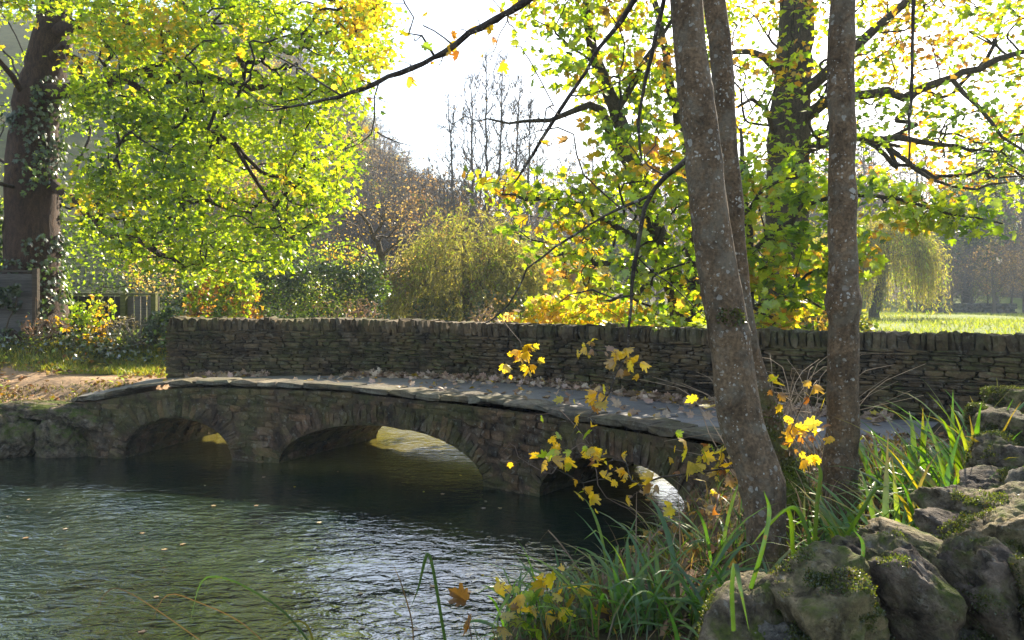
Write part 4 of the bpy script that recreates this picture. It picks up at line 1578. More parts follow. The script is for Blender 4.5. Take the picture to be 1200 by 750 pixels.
bush('pale_seedhead_shrub', 'pale pinkish seedhead shrub behind the big ivy tree', 'shrub', (-8.35, 18.6, 2.9), (.75, .6, .9), 1300, .06, [(3, [(.46, .36, .24), (.52, .40, .25)]), (1, GOLD)], T_DIAM, 26, .15, off=11)
# more greenery deep behind, filling under the big crown
for i, (x, y, z, hx, hy, hz, nn, lab, mixx) in enumerate([
        (-10.6, 20.5, 2.9, 1.6, 1.2, 1.5, 3000, 'broad green shrub behind the tall black fence panel', [(4, DKG), (3, GREEN), (1, LIME)]),
        (-13.2, 19.0, 3.1, 1.6, 1.2, 1.8, 2600, 'bushy green shrub at the far left edge beyond the fence', [(3, DKG), (4, GREEN), (1, LIME)]),
        (-8.6, 24.0, 3.2, 1.5, 1.2, 1.5, 2600, 'tall olive shrub deep in the garden behind the hedge', [(2, DKG), (4, GREEN), (2, LIME), (1, GOLD)]),
        (-5.6, 26.0, 2.9, 1.6, 1.2, 1.4, 2600, 'sunlit yellow green shrub beyond the clipped hedge', [(2, GREEN), (4, LIME), (1, GOLD)])]):
    bush('garden_shrub', lab, 'shrub', (x, y, z), (hx, hy, hz), nn, .11, mixx, T_DIAM, 8, .4, off=20 + i, group='shrubs in the garden behind the fence')
# yellow thicket behind the wall
bush('yellow_bush', 'low golden leaved bush just behind the middle of the wall', 'bush', (.78, 14.4, 1.72), (.95, .5, .62), 1300, .12, [(4, YELLOW), (3, LIME), (1.5, [(.50, .36, .26), (.56, .40, .28)])], T_STAR, 14, .3, off=30)
bush('yellow_bush', 'golden leaved bush further right, behind the leaning sycamore', 'bush', (1.95, 15.8, 1.7), (.9, .6, .6), 1000, .12, [(3, YELLOW), (4, LIME), (1, GREEN)], T_STAR, 14, .3, off=31)
bush('yellow_bush', 'yellow leaved bush at the foot of the tall straight tree', 'bush', (6.3, 17.6, 2.4), (1.2, .8, 1.2), 1500, .13, [(3, GOLD), (4, LIME), (1, GREEN)], T_STAR, 14, .3, off=32)
bush('pale_reed_clump', 'pale pink dry seedheads rising behind the hedge end', 'plant', (-3.55, 17.2, 1.95), (.75, .3, .42), 420, .055, [(2, [(.46, .30, .24), (.40, .27, .20)]), (1, BROWN)], T_NARROW, 40, .1, off=33, stem_col=(.30, .20, .15))
bush('pale_reed_clump', 'small clump of pale dry seedheads behind the wall under the round willow', 'plant', (-.55, 15.5, 1.85), (.3, .2, .32), 200, .055, [(2, [(.5, .36, .30), (.42, .3, .24)]), (1, BROWN)], T_NARROW, 22, .1, off=34, stem_col=(.34, .25, .2))

# small crooked tree behind the wall
BTt = [(438, 378, 20.5, 11), (446, 350, 20.5, 9), (449, 320, 20.4, 8), (446, 296, 20.3, 7), (438, 276, 20.2, 5), (428, 256, 20.2, 3.5), (420, 250, 20.2, 2)]
BLl = [[(448, 310, 20.4, 4), (456, 290, 20.3, 3), (470, 280, 20.2, 2)], [(438, 276, 20.2, 3), (446, 262, 20.2, 2), (450, 248, 20.2, 1.4)], [(444, 330, 20.4, 3), (432, 300, 20.3, 2.4), (420, 285, 20.3, 1.5)]]
tg = cloud([(395, 235), (470, 235), (485, 300), (460, 330), (410, 330), (392, 290)], 170, 19.2, 21.4, .8, -.2, 12)
big_tree('crooked_small_tree', 'small crooked bare tree lit from behind, rising above the end of the hedge', 'tree', BTt, BLl, tg, 4, .05, [(2, [(.44, .30, .22), (.36, .26, .17)]), (1, GOLD)], T_DIAM, (.13, .10, .06), (.16, .12, .085), rad=.16,
         flare=False, r_tip=.006)


# ----------------------------------------------------------------------------------------------
# FENCES AND FIELD WALL
# ----------------------------------------------------------------------------------------------
def box(mb, c, half, ax=None, col=(.1, .1, .1), jit=.0):
    V = np.array([(i, j, k) for i in (-1, 1) for j in (-1, 1) for k in (-1, 1)], float) * np.array(half)
    if ax is not None:
        V = V @ np.asarray(ax)
    V = V + np.asarray(c) + (RNG.normal(0, jit, V.shape) if jit else 0)
    mb.add(V, np.array([[0, 1, 3, 2], [4, 6, 7, 5], [0, 4, 5, 1], [2, 3, 7, 6], [0, 2, 6, 4], [1, 5, 7, 3]]), col)


fr = thing('panel_fence', (-10.3, 14.85, 1.3), 'tall black stained fence panel of overlapping boards left of the ivy tree', 'fence')
mb = MB()
z = 1.36
while z < 2.72:
    yaw = RNG.normal(0, .004)
    ax = np.array([[1, yaw, 0], [0, math.cos(.12), math.sin(.12)], [0, -math.sin(.12), math.cos(.12)]])
    box(mb, (-10.35, 14.83 + RNG.normal(0, .004), z), (1.42, .010, .065), ax, np.array([.075, .07, .066]) * RNG.uniform(.7, 1.5), .003)
    z += .108
mb.build('board_panel', M_WOOD, fr)
for x in (-8.88, -10.75):
    mb = MB()
    box(mb, (x, 14.86, 2.0), (.045, .045, .82), None, (.07, .055, .04), .003)
    mb.build('post', M_WOOD, fr)
mb = MB()
box(mb, (-10.35, 14.83, 2.77), (1.42, .035, .018), None, (.06, .05, .04), .003)
mb.build('capping_rail', M_WOOD, fr)

fr = thing('board_fence', (-8.3, 16.6, 1.4), 'low grey board fence with mossy posts right of the ivy tree', 'fence')
for k, x in enumerate((-9.22, -8.55, -8.05, -7.42)):
    mb = MB()
    box(mb, (x, 16.52, 1.88), (.05, .05, .50), None, (.14, .145, .05) if k else (.09, .09, .05), .004)
    mb.build('post', M_WOOD, fr)
mb = MB()
x = -9.16
while x < -7.45:
    w = random.uniform(.055, .075)
    box(mb, (x + w, 16.62 + random.uniform(-.006, .006), 1.88), (w - .007, .010, .44), None, np.array((.17, .155, .145) if x > -8.1 else (.06, .055, .05)) * random.uniform(.75, 1.2), .004)
    x += 2 * w
mb.build('board_panel', M_WOOD, fr)
mb = MB()
box(mb, (-8.32, 16.565, 2.36), (.95, .03, .022), None, (.15, .15, .09), .003)
box(mb, (-8.32, 16.585, 1.66), (.93, .018, .03), None, (.12, .12, .07), .003)
mb.build('rail', M_WOOD, fr)

wl = thing('field_wall', (P(1135, 365, 66)[0], 66, 1.2), 'low dark stone wall far across the meadow', 'wall')
st = Stones()
x0, x1 = P(1078, 365, 66)[0], P(1185, 365, 66)[0]
for row in range(4):
    x = x0
    while x < x1:
        ln = random.uniform(.3, .7)
        z = Hs(x, 66) + .12 + row * .22
        st.add(np.array([x + ln / 2, 66 + random.uniform(-.05, .05), z]), np.eye(3), (ln / 2, .25, .11), stone_col((.10, .095, .09), .3), .12)
        x += ln
mb = MB()
st.flush(mb)
mb.build('stonework', M_WALL, wl)


# ----------------------------------------------------------------------------------------------
# DISTANT TREES
# ----------------------------------------------------------------------------------------------
def proto_tree(name, label, cat, height, spread, n_t, leaf_n, leaf_size, mix, bark=(.12, .095, .075), twig=None, rows=3, crown_lo=.25, needle=0, r_tip=.012, trunk_r=.16, narrow=False, mat=None, part='crown'):
    root = thing(name, (0, 0, 0), label, cat)
    mb = MB()
    bend = RNG.normal(0, .03 * height, 2)
    tr = np.array([(0, 0, -.3, trunk_r * 1.3), (bend[0] * .3, bend[1] * .3, height * .3, trunk_r), (bend[0], bend[1], height * .62, trunk_r * .6), (bend[0] * 1.2, bend[1] * 1.2, height * .95, .02)])
    tp, trd = limb(tr, height / 14, .02)
    tube(mb, tp, trd, 8, bark, .1)
    pts = []
    while len(pts) < n_t:
        v = RNG.uniform(-1, 1, 3)
        if v @ v > 1:
            continue
        k = (v[2] + 1) / 2
        wid = spread * (.55 + .45 * math.sin(min(1, k * 1.25) * math.pi * .8)) if not narrow else spread * (1.1 - k)
        q = np.array([v[0] * wid + bend[0] * k, v[1] * wid + bend[1] * k, height * (crown_lo + (1 - crown_lo) * k)])
        if fnoise(q, .45, 2, height) > -.22:
            pts.append(q)
    pts = np.array(pts)
    pos, par, cnt, ns, r = grow([(tp, trd)], pts, .35, r_tip, .42)
    draw_twigs(mb, pos, par, cnt, ns, r, 4, twig or bark, .08)
    if needle:
        tips = pos[ns:][cnt[ns:] <= 4]
        k = RNG.integers(0, len(tips), needle)
        d = norm(RNG.normal(0, 1, (needle, 3)) + [0, 0, .7])
        L = RNG.uniform(.25, .7, needle)[:, None] * height / 10
        a = tips[k]
        s = norm(np.cross(d, RNG.normal(0, 1, (needle, 3)))) * .012 * height / 10
        V = np.stack([a - s, a + s, a + d * L], 1).reshape(-1, 3)
        mb.add(V, np.arange(needle * 3).reshape(-1, 3), twig or bark)
    mb.build('trunk', M_TWIG, root, False)
    if leaf_n:
        tips = pos[ns:][cnt[ns:] <= 5]
        k = RNG.integers(0, len(tips), leaf_n)
        q = tips[k] + RNG.normal(0, spread * .09 + .08, (leaf_n, 3))
        lm = MB()
        leaves(lm, q, leaf_size * RNG.uniform(.6, 1.3, leaf_n), palette(q, mix, .4, height), T_DIAM, .4, .9, .4)
        lm.build(part, mat or M_FAR, root)
    return root


OLIVE = [(.17, .18, .04), (.21, .21, .05), (.13, .15, .035)]
STRAW = [(.34, .24, .10), (.30, .22, .09), (.26, .17, .07)]
FRUST = [(.25, .17, .10), (.22, .16, .11), (.29, .19, .11)]
protos = {
    'bare': proto_tree('bare_tree', 'bare grey brown tree', 'tree', 11, 3.3, 330, 500, .16, [(1, BROWN), (1, STRAW)], (.13, .105, .085), (.15, .12, .10), needle=2600, crown_lo=.14),
    'rusty': proto_tree('russet_tree', 'thin russet leaved tree', 'tree', 9, 3.2, 260, 1900, .17, [(3, FRUST), (1, STRAW), (1, BROWN)], (.11, .09, .07), (.13, .1, .08), needle=900),
    'olive': proto_tree('olive_tree', 'bushy olive green tree', 'tree', 8, 3.0, 240, 3000, .2, [(3, OLIVE), (1, GREEN), (.6, STRAW)], (.1, .085, .06), needle=500, crown_lo=.08),
    'gold': proto_tree('golden_tree', 'golden yellow autumn tree', 'tree', 8, 2.6, 220, 2600, .19, [(2, GOLD), (2, STRAW), (1, LIME)], (.11, .09, .065), needle=400, crown_lo=.1),
    'dark': proto_tree('dark_evergreen', 'dark ivy covered upright tree', 'tree', 9, 1.9, 220, 3600, .2, [(4, DKG), (1, OLIVE)], (.07, .06, .05), needle=100, crown_lo=.05),
}
GROUPS = {'hill': 'trees on the hazy hillside', 'meadow': 'trees at the far side of the meadow', 'middle': 'trees beyond the river in the middle'}
first = {k: True for k in protos}


def place_tree(kind, x, y, sc, zone, label):
    r_ = RNG.uniform(0, 6.28)
    z = Hs(x, y)
    if first[kind]:
        first[kind] = False
        o = protos[kind]
        o.location = (x, y, z)
        o.rotation_euler = (0, 0, r_)
        o.scale = (sc, sc, sc)
        o['label'] = label
        o['group'] = GROUPS[zone]
    else:
        copy_tree(protos[kind], (x, y, z), r_, sc, label, GROUPS[zone])


HILL_L = {'bare': 'bare grey brown tree standing on the hazy hillside', 'rusty': 'thin russet leaved tree on the hazy hillside', 'olive': 'bushy olive green tree on the hazy hillside',
          'gold': 'golden yellow tree on the hazy hillside', 'dark': 'dark ivy covered upright tree on the hazy hillside'}
MEAD_L = {'bare': 'bare grey tree in the hazy wood across the meadow', 'rusty': 'russet leaved tree at the edge of the wood across the meadow', 'olive': 'bushy olive tree in the wood across the meadow',
          'gold': 'golden tree in the wood across the meadow', 'dark': 'dark bluish evergreen in the wood across the meadow'}
for i in range(120):                                    # hillside on the left
    y = RNG.uniform(42, 130)
    px = RNG.uniform(215, 600)
    x = (px - 600) / F * y
    kind = RNG.choice(['bare', 'rusty', 'olive', 'gold', 'dark'], p=[.5, .08, .24, .07, .11])
    place_tree(kind, x, y, RNG.uniform(.6, 1.0), 'hill', HILL_L[kind])
for i in range(70):                                    # denser wood on the visible flank of the hill
    y = RNG.uniform(50, 105)
    px = RNG.uniform(385, 560)
    kind = RNG.choice(['bare', 'rusty', 'olive', 'gold', 'dark'], p=[.42, .06, .34, .06, .12])
    place_tree(kind, (px - 600) / F * y, y, RNG.uniform(.6, 1.0), 'hill', HILL_L[kind])
for i in range(70):                                    # wood beyond the meadow
    y = RNG.uniform(74, 135)
    px = RNG.uniform(600, 1330)
    x = (px - 600) / F * y
    if y < 84 and px < 1080:
        y += 14
    kind = RNG.choice(['bare', 'rusty', 'olive', 'gold', 'dark'], p=[.56, .22, .08, .05, .09])
    place_tree(kind, x, y, RNG.uniform(1.3, 1.9), 'meadow', MEAD_L[kind])
for px, y, sc, kind, lab in [(1165, 62, .62, 'rusty', 'pinkish bare shrubby tree right of the far meadow wall'), (1210, 60, .7, 'rusty', 'broad pinkish tree at the right edge beyond the meadow'),
                             (1115, 72, .6, 'bare', 'grey bare tree standing behind the far meadow wall'), (1130, 78, .6, 'dark', 'dark blue evergreen behind the far meadow wall'),
                             (1065, 80, .8, 'bare', 'tall bare tree behind the weeping willow')]:
    place_tree(kind, (px - 600) / F * y, y, sc, 'meadow', lab)
for px, y, sc, kind, lab in [(1088, 70, .50, 'olive', 'low olive bush tree at the left end of the far meadow wall'), (1110, 69, .42, 'rusty', 'low russet bush tree behind the far meadow wall'), (1140, 71, .55, 'bare', 'low bare bush tree behind the middle of the far meadow wall'),
                             (1158, 70, .46, 'olive', 'low olive bush tree behind the right half of the far meadow wall'), (1185, 68, .55, 'rusty', 'low russet bush tree at the right end of the far meadow wall'), (1075, 74, .6, 'rusty', 'low russet tree between the weeping willow and the far wall'),
                             (1225, 68, .6, 'olive', 'low olive tree beyond the right edge of the meadow'), (1200, 73, .7, 'bare', 'low bare tree right of the far meadow wall'), (1128, 76, .7, 'rusty', 'russet tree above the middle of the far meadow wall'),
                             (1020, 76, .6, 'olive', 'olive tree behind the trunk of the weeping willow'), (985, 74, .6, 'rusty', 'russet tree left of the weeping willow trunk')]:
    place_tree(kind, (px - 600) / F * y, y, sc, 'meadow', lab)
for px, y, sc, kind, lab in [(395, 30, .42, 'olive', 'low olive green bush tree right behind the hedge'), (370, 36, .55, 'olive', 'round olive tree at the foot of the hillside'),
                             (340, 33, .5, 'dark', 'dark evergreen at the foot of the hillside behind the big crown'), (440, 44, .40, 'gold', 'golden tree at the foot of the hillside'),
                             (470, 50, .45, 'bare', 'bare tree above the round willow at the foot of the hill'), (690, 44, .62, 'dark', 'blue grey dense tree behind the leaning sycamore'),
                             (735, 40, .55, 'dark', 'blue grey dense tree right of its twin behind the leaning sycamore'), (660, 36, .45, 'olive', 'olive tree behind the golden leaved bush'),
                             (770, 46, .7, 'bare', 'bare tree behind the leaning sycamore trunk'), (850, 50, .7, 'rusty', 'russet tree seen between the slender trunks'), (640, 40, .5, 'bare', 'bare low tree right of the poplars'), (528, 37, .62, 'bare', 'spreading bare tree at the left side of the poplars'), (604, 38, .6, 'bare', 'spreading bare tree in front of the poplars')]:
    place_tree(kind, (px - 600) / F * y, y, sc, 'middle', lab)


# tall bare poplars
def poplar(px, top, y, lab, lean=0.0, first_=False):
    x = (px - 600) / F * y
    z0 = Hs(x, y)
    hgt = EYE - (top - 355) / F * y - z0
    root = thing('bare_poplar', (x, y, z0), lab, 'tree', 'tall bare poplars beyond the river')
    mb = MB()
    tp, trd = limb([(x, y, z0 - .2, .13), (x + lean * .4, y, z0 + hgt * .4, .085), (x + lean, y, z0 + hgt, .015)], .5, .03)
    tube(mb, tp, trd, 7, (.12, .105, .095))
    pts = []
    while len(pts) < 330:
        k = RNG.uniform(.15, 1)
        a = RNG.uniform(0, 6.28)
        rr = RNG.uniform(.05, 1) * (2.7 * (1 - k) + .6)
        pts.append((x + lean * k + rr * math.cos(a), y + rr * math.sin(a), z0 + hgt * k))
    pos, par, cnt, ns, r = grow([(tp, trd)], np.array(pts), .6, .009, .42)
    draw_twigs(mb, pos, par, cnt, ns, r, 4, (.12, .10, .09), .05)
    n = 1100
    tips = pos[ns:]
    k = RNG.integers(0, len(tips), n)
    d = norm(RNG.normal(0, .5, (n, 3)) + [0, 0, 1.0])
    s = norm(np.cross(d, RNG.normal(0, 1, (n, 3)))) * .013
    mb.add(np.stack([tips[k] - s, tips[k] + s, tips[k] + d * RNG.uniform(.3, .9, n)[:, None]], 1).reshape(-1, 3), np.arange(n * 3).reshape(-1, 3), (.12, .1, .09))
    mb.build('trunk', M_TWIG, root, True)
    lm = MB()
    k = RNG.integers(0, len(tips), 90)
    leaves(lm, tips[k] + RNG.normal(0, .15, (90, 3)), .11, palette(tips[k], [(1, BROWN), (1, STRAW)]), T_DIAM)
    lm.build('last_leaves', M_FAR, root)


poplar(570, 58, 40, 'tallest bare poplar, middle of the group against white sky')
poplar(582, 66, 41, 'bare poplar close to the right of the tallest one', .3)
poplar(556, 90, 40, 'bare poplar close to the left of the tallest one', -.2)
poplar(598, 95, 42, 'bare poplar on the right side of the group', .5)
poplar(537, 110, 39, 'short forked bare poplar on the left side of the group', -.5)
poplar(615, 120, 42, 'rightmost short bare poplar partly behind sycamore leaves', .3)


# willows
def willow(name, lab, centre, half, n_str, leaf_per, seglen, mix, leaf_size, droop_len, trunk_base, stem_col, trunk_r, strand_r=.006, off=0.0, thr=-.2, lobes=((0, 0, 0, 1),)):
    base = np.array(trunk_base, float)
    root = thing(name, base, lab, 'tree')
    centre = np.asarray(centre, float)
    half = np.asarray(half, float)
    mb = MB()
    tp, trd = limb([(*(base - [0, 0, .2]), trunk_r * 1.25), (*(base * .6 + centre * .4), trunk_r), (*(centre + [0, 0, half[2] * .35]), trunk_r * .5)], .3, .03)
    tube(mb, tp, trd, 12, stem_col, .15)
    pts = []
    while len(pts) < 360:
        v = norm(RNG.normal(0, 1, 3)) * RNG.uniform(.25, 1) ** .5
        if v[2] < -.15:
            continue
        lb = lobes[RNG.integers(0, len(lobes))]
        q = centre + np.array(lb[:3]) + v * half * lb[3]
        if fnoise(q, 1.0, 2, off) > thr:
            pts.append(q)
    pos, par, cnt, ns, r = grow([(tp, trd)], np.array(pts), .3, .008, .45)
    draw_twigs(mb, pos, par, cnt, ns, r, 5, stem_col, .10)
    mb.build('trunk', M_BARK, root, True)
    st_ = MB()
    P_, T_ = [], []
    nodes = pos[ns:]
    for _ in range(n_str):
        a = nodes[RNG.integers(0, len(nodes))] + RNG.normal(0, .22, 3)
        out = norm(a - centre) * np.array([1, 1, .2])
        L = RNG.uniform(.4, 1) * droop_len
        m = max(4, int(L / seglen))
        pts_ = [a]
        d = norm(out + [0, 0, .45] + RNG.normal(0, .35, 3))
        for j in range(m):
            d = norm(d + np.array([0, 0, -.42]) + RNG.normal(0, .06, 3))
            pts_.append(pts_[-1] + d * seglen)
            if pts_[-1][2] < base[2] + .15:
                break
        pts_ = np.array(pts_)
        if len(pts_) < 3:
            continue
        s = norm(np.cross(pts_[-1] - pts_[0] + 1e-4, RNG.normal(0, 1, 3))) * strand_r
        w = np.linspace(1, .4, len(pts_))[:, None]
        V = np.stack([pts_ - s * w, pts_ + s * w], 1).reshape(-1, 3)
        i = np.arange(len(pts_) - 1) * 2
        st_.add(V, np.stack([i, i + 1, i + 3, i + 2], 1), np.array(stem_col) * 1.4)
        k = RNG.integers(0, len(pts_) - 1, leaf_per)
        f0 = RNG.uniform(0, 1, (leaf_per, 1))
        P_.append(pts_[k] * (1 - f0) + pts_[k + 1] * f0)
        T_.append(norm(pts_[k + 1] - pts_[k]) + RNG.normal(0, .4, (leaf_per, 3)))
    P_, T_ = np.concatenate(P_), np.concatenate(T_)
    leaves(st_, P_, leaf_size * RNG.uniform(.6, 1.3, len(P_)), palette(P_, mix, .6, off, .4), T_NARROW, tips=T_, normals=RNG.normal(0, 1, P_.shape))
    st_.build('hanging_strands', M_FAR, root)
    return root


WIL = [(.29, .29, .07), (.35, .33, .09), (.23, .25, .06)]
willow('round_willow', 'broad rounded willow with olive gold hanging twigs beyond the wall', (-1.5, 25.0, 3.05), (2.8, 2.1, 2.3), 1700, 18, .12, [(5, WIL), (3, OLIVE), (.8, LIME), (.6, STRAW)], .16, 2.2, (-1.3, 25, Hs(-1.3, 25) if Hs(-1.3, 25) > 0 else .2),
       (.13, .11, .05), .16, off=1, thr=-.12, lobes=((0, 0, 0, .85), (-1.5, .3, -.7, .6), (1.3, 0, -.5, .65), (.2, .2, .35, .6)))
willow('round_willow', 'smaller grey green willow right of the broad rounded one', (1.2, 27.5, 2.9), (1.9, 1.6, 1.8), 900, 16, .12, [(3, OLIVE), (1.5, WIL), (1, [(.11, .13, .07), (.14, .15, .085)])], .15, 1.5, (1.2, 27.5, .9), (.13, .115, .06), .14, off=2, thr=-.12, lobes=((0, 0, 0, .8), (1.2, 0, -.5, .6), (-.9, 0, -.3, .6)))
wx, wy = P(1030, 372, 47)[0], 47
willow('weeping_willow', 'weeping willow with long yellow green curtains standing in the far meadow', (wx + .6, wy, 5.0), (2.1, 1.9, 2.4), 1000, 26, .2, [(3, [(.36, .34, .06), (.42, .38, .08), (.30, .31, .05)]), (1, LIME), (.7, WIL)], .24, 4.4,
       (wx - .4, wy, Hs(wx, wy)), (.10, .085, .06), .25, .012, off=3)
wx2 = P(955, 372, 50)[0]
willow('weeping_willow', 'second yellow weeping willow partly hidden behind the upright lichened trunk', (wx2, 50, 4.6), (1.8, 1.6, 2.0), 600, 24, .2, [(3, [(.40, .35, .07), (.44, .38, .09)]), (1, LIME)], .24, 3.8, (wx2, 50, Hs(wx2, 50)), (.10, .085, .06), .2, .012, off=4)


# ----------------------------------------------------------------------------------------------
# BANK PLANTS IN FRONT
# ----------------------------------------------------------------------------------------------
def blades(mb, base, n, length, width, lean=.5, curl=1.4, cols=None, spread=.06, az=None, azw=6.28, segs=9, bent=.12):
    cols = np.array(cols)
    for _ in range(n):
        a = RNG.uniform(0, 6.28) if az is None else az + RNG.normal(0, azw)
        b = np.asarray(base) + np.array([RNG.normal(0, spread), RNG.normal(0, spread), -.03])
        L = length * RNG.uniform(.55, 1.15)
        W = width * 1.5 * RNG.uniform(.6, 1.25)
        el = math.pi / 2 - abs(RNG.normal(lean * .5, lean * .5))
        cu = RNG.uniform(.3, 1.0) * curl
        pts, d = [b], el
        kink = RNG.integers(4, segs) if RNG.uniform() < bent else -1
        for j in range(segs):
            d -= cu / segs * (.3 + 1.6 * j / segs)
            if j == kink:
                d -= RNG.uniform(.7, 1.5)
            v = np.array([math.cos(a) * math.cos(d), math.sin(a) * math.cos(d), math.sin(d)])
            pts.append(pts[-1] + v * L / segs)
        pts = np.array(pts)
        tw = RNG.uniform(-.5, .5)
        side = np.array([-math.sin(a), math.cos(a), 0]) * math.cos(tw) + np.array([0, 0, 1]) * math.sin(tw)
        k = np.linspace(0, 1, segs + 1)
        w = W / 2 * np.minimum(1, (1 - k) * 2.6 + .02) * (.7 + .3 * np.minimum(1, k * 4))
        tang = norm(np.gradient(pts, axis=0))
        nrm = np.cross(side[None], tang)
        V = np.stack([pts - side * w[:, None] + nrm * w[:, None] * .35, pts, pts + side * w[:, None] + nrm * w[:, None] * .35], 1).reshape(-1, 3)
        i = np.arange(segs) * 3
        f = np.concatenate([np.stack([i, i + 1, i + 4, i + 3], 1), np.stack([i + 1, i + 2, i + 5, i + 4], 1)])
        c = cols[RNG.integers(0, len(cols))] * RNG.uniform(.75, 1.25)
        tipc = np.array((.22, .14, .06)) if RNG.uniform() < .18 else c
        ck = c[None] * (1 - k[:, None] ** 3) + tipc[None] * k[:, None] ** 3
        mb.add(V, f, np.repeat(ck, 3, axis=0))


SEDGE = [(.085, .21, .025), (.12, .26, .025), (.065, .17, .035), (.20, .33, .025), (.08, .19, .05)]
SEDGEY = SEDGE + [(.20, .24, .03), (.32, .27, .03)]
DRYC = [(.24, .16, .09), (.30, .21, .12), (.17, .11, .065)]
GS = 'sedge tufts on the near bank'


def tuft(px, py, d, n, length, width, lab, cols=None, lean=.6, curl=1.5, spread=.06, name='sedge_tuft', group=GS, mat=None, bent=.12):
    p = P(px, py, d)
    gz = Hs(p[0], p[1])
    p[2] = gz - .02
    mb = MB()
    if px < 880 and mat is None:
        n, length, lean, curl, spread = int(n * .72), length * 1.18, .85, 2.0, .09
    blades(mb, np.zeros(3), n, length, width, lean, curl, cols or SEDGE, spread, bent=bent)
    o = mb.build(name, mat or M_BLADE, None, True)
    o.location = [float(a) for a in p]
    return tag(o, lab, 'grass', group)


TUFTS = [
    (940, 668, 3.0, 34, .56, .022, 'broad bladed sedge tuft in front of the bowed trunk foot', None),
    (985, 650, 3.2, 30, .46, .018, 'sedge tuft below the upright lichened trunk', None),
    (1015, 625, 3.6, 40, .60, .018, 'sedge tuft right of the upright trunk foot', SEDGEY),
    (1055, 612, 3.6, 44, .70, .018, 'thick sedge tuft touching the flat broad boulder', None),
    (1090, 600, 3.7, 44, .74, .018, 'sedge tuft between the flat boulder and the layered boulder', SEDGEY),
    (1125, 580, 3.9, 48, .82, .020, 'sunlit tall sedge tuft against the layered boulder', SEDGEY),
    (1146, 550, 4.2, 48, .90, .020, 'brightest tall sedge tuft beside the rounded grey boulder', SEDGEY),
    (1152, 520, 4.6, 44, .90, .020, 'sunlit sedge tuft below the topmost boulder', SEDGEY),
    (1090, 560, 4.6, 40, .72, .018, 'sedge tuft at the path edge behind the thick ones', None),
    (1040, 570, 4.8, 36, .60, .017, 'sedge tuft at the path edge beside the upright trunk', None),
    (945, 605, 4.1, 24, .40, .015, 'dark sedge tuft between the mossy and upright trunks', None),
    (860, 690, 3.3, 40, .52, .016, 'dense dark sedge tuft left of the bowed trunk foot', None),
    (820, 690, 3.5, 42, .54, .015, 'dense sedge tuft second from the bowed trunk', None),
    (780, 705, 3.5, 42, .52, .015, 'dense sedge tuft halfway along the near bank', None),
    (735, 728, 3.5, 42, .46, .014, 'sedge tuft behind the lower yellow brambles', None),
    (690, 752, 3.5, 40, .42, .014, 'sedge tuft by the lower edge among yellow brambles', None),
    (612, 740, 4.0, 34, .34, .013, 'thin sedge tuft at the outermost tip of the near bank', None),
    (640, 725, 4.3, 34, .36, .013, 'thin sedge tuft beyond the lower yellow brambles', None),
    (640, 775, 3.5, 30, .38, .014, 'sedge tuft overhanging the water at the lower edge', None),
    (840, 640, 4.4, 34, .48, .014, 'sedge tuft at the water line under the third arch', None),
    (790, 655, 4.6, 34, .48, .014, 'sedge tuft leaning over dark water left of the third arch', SEDGEY),
    (735, 690, 4.6, 32, .44, .014, 'sedge tuft leaning over dark water, farthest from the trunks', SEDGEY),
    (985, 615, 4.0, 30, .50, .020, 'broad sedge tuft round the foot of the upright trunk', None),
    (1070, 640, 3.2, 26, .42, .020, 'broad sedge tuft rising behind the leaning slabs', SEDGEY),
    (905, 700, 2.8, 26, .40, .020, 'short broad sedge tuft between the two left boulders', None),
    (875, 735, 2.9, 22, .34, .016, 'short sedge tuft behind the squarish brown boulder', None),
]
for px, py, d, n, L, w, lab, cols in TUFTS:
    tuft(px, py, d, n, L, w, lab, cols)
GD = 'dry grass on the near bank'
for px, py, d, n, L, lab in [(770, 690, 4.2, 20, .58, 'dry brown bent grass in front of the third arch'), (700, 715, 4.2, 16, .55, 'dry brown bent grass over the dark water'), (870, 600, 4.5, 20, .50, 'dry brown grass left of the bowed trunk'),
                             (930, 540, 5.0, 22, .75, 'pale dry stalks between the mossy trunk and the upright one'), (1020, 545, 5.0, 14, .9, 'tall thin dry stalks right of the upright trunk'),
                             (960, 600, 4.2, 18, .5, 'dry brown grass at the foot of the upright trunk'), (1130, 560, 4.3, 10, .7, 'dry brown stalks among the sunlit sedge')]:
    tuft(px, py, d, n, L, .007, lab, DRYC, .7, 1.6, .10, 'dry_grass_tuft', GD, M_DRY, .5)


def single_blades(rows, lab, name='sedge_leaf', wd=.016, mat=None):
    root_p = P(*rows[0][0][0])
    mb = MB()
    for path, colr in rows:
        q = catmull(np.array([P(*a) for a in path]), 16)
        t = norm(np.gradient(q, axis=0))
        side = norm(np.cross(t, np.array([0, 1.0, .2])))
        k = np.linspace(0, 1, 16)
        w = (wd / 2 * np.minimum(1, (1 - k) * 3 + .03))[:, None]
        nr = np.cross(side, t)
        V = np.stack([q - side * w + nr * w * .4, q, q + side * w + nr * w * .4], 1).reshape(-1, 3) - root_p
        i = np.arange(15) * 3
        mb.add(V, np.concatenate([np.stack([i, i + 1, i + 4, i + 3], 1), np.stack([i + 1, i + 2, i + 5, i + 4], 1)]), colr)
    o = mb.build(name, mat or M_BLADE, None, True)
    o.location = [float(a) for a in root_p]
    return tag(o, lab, 'grass')


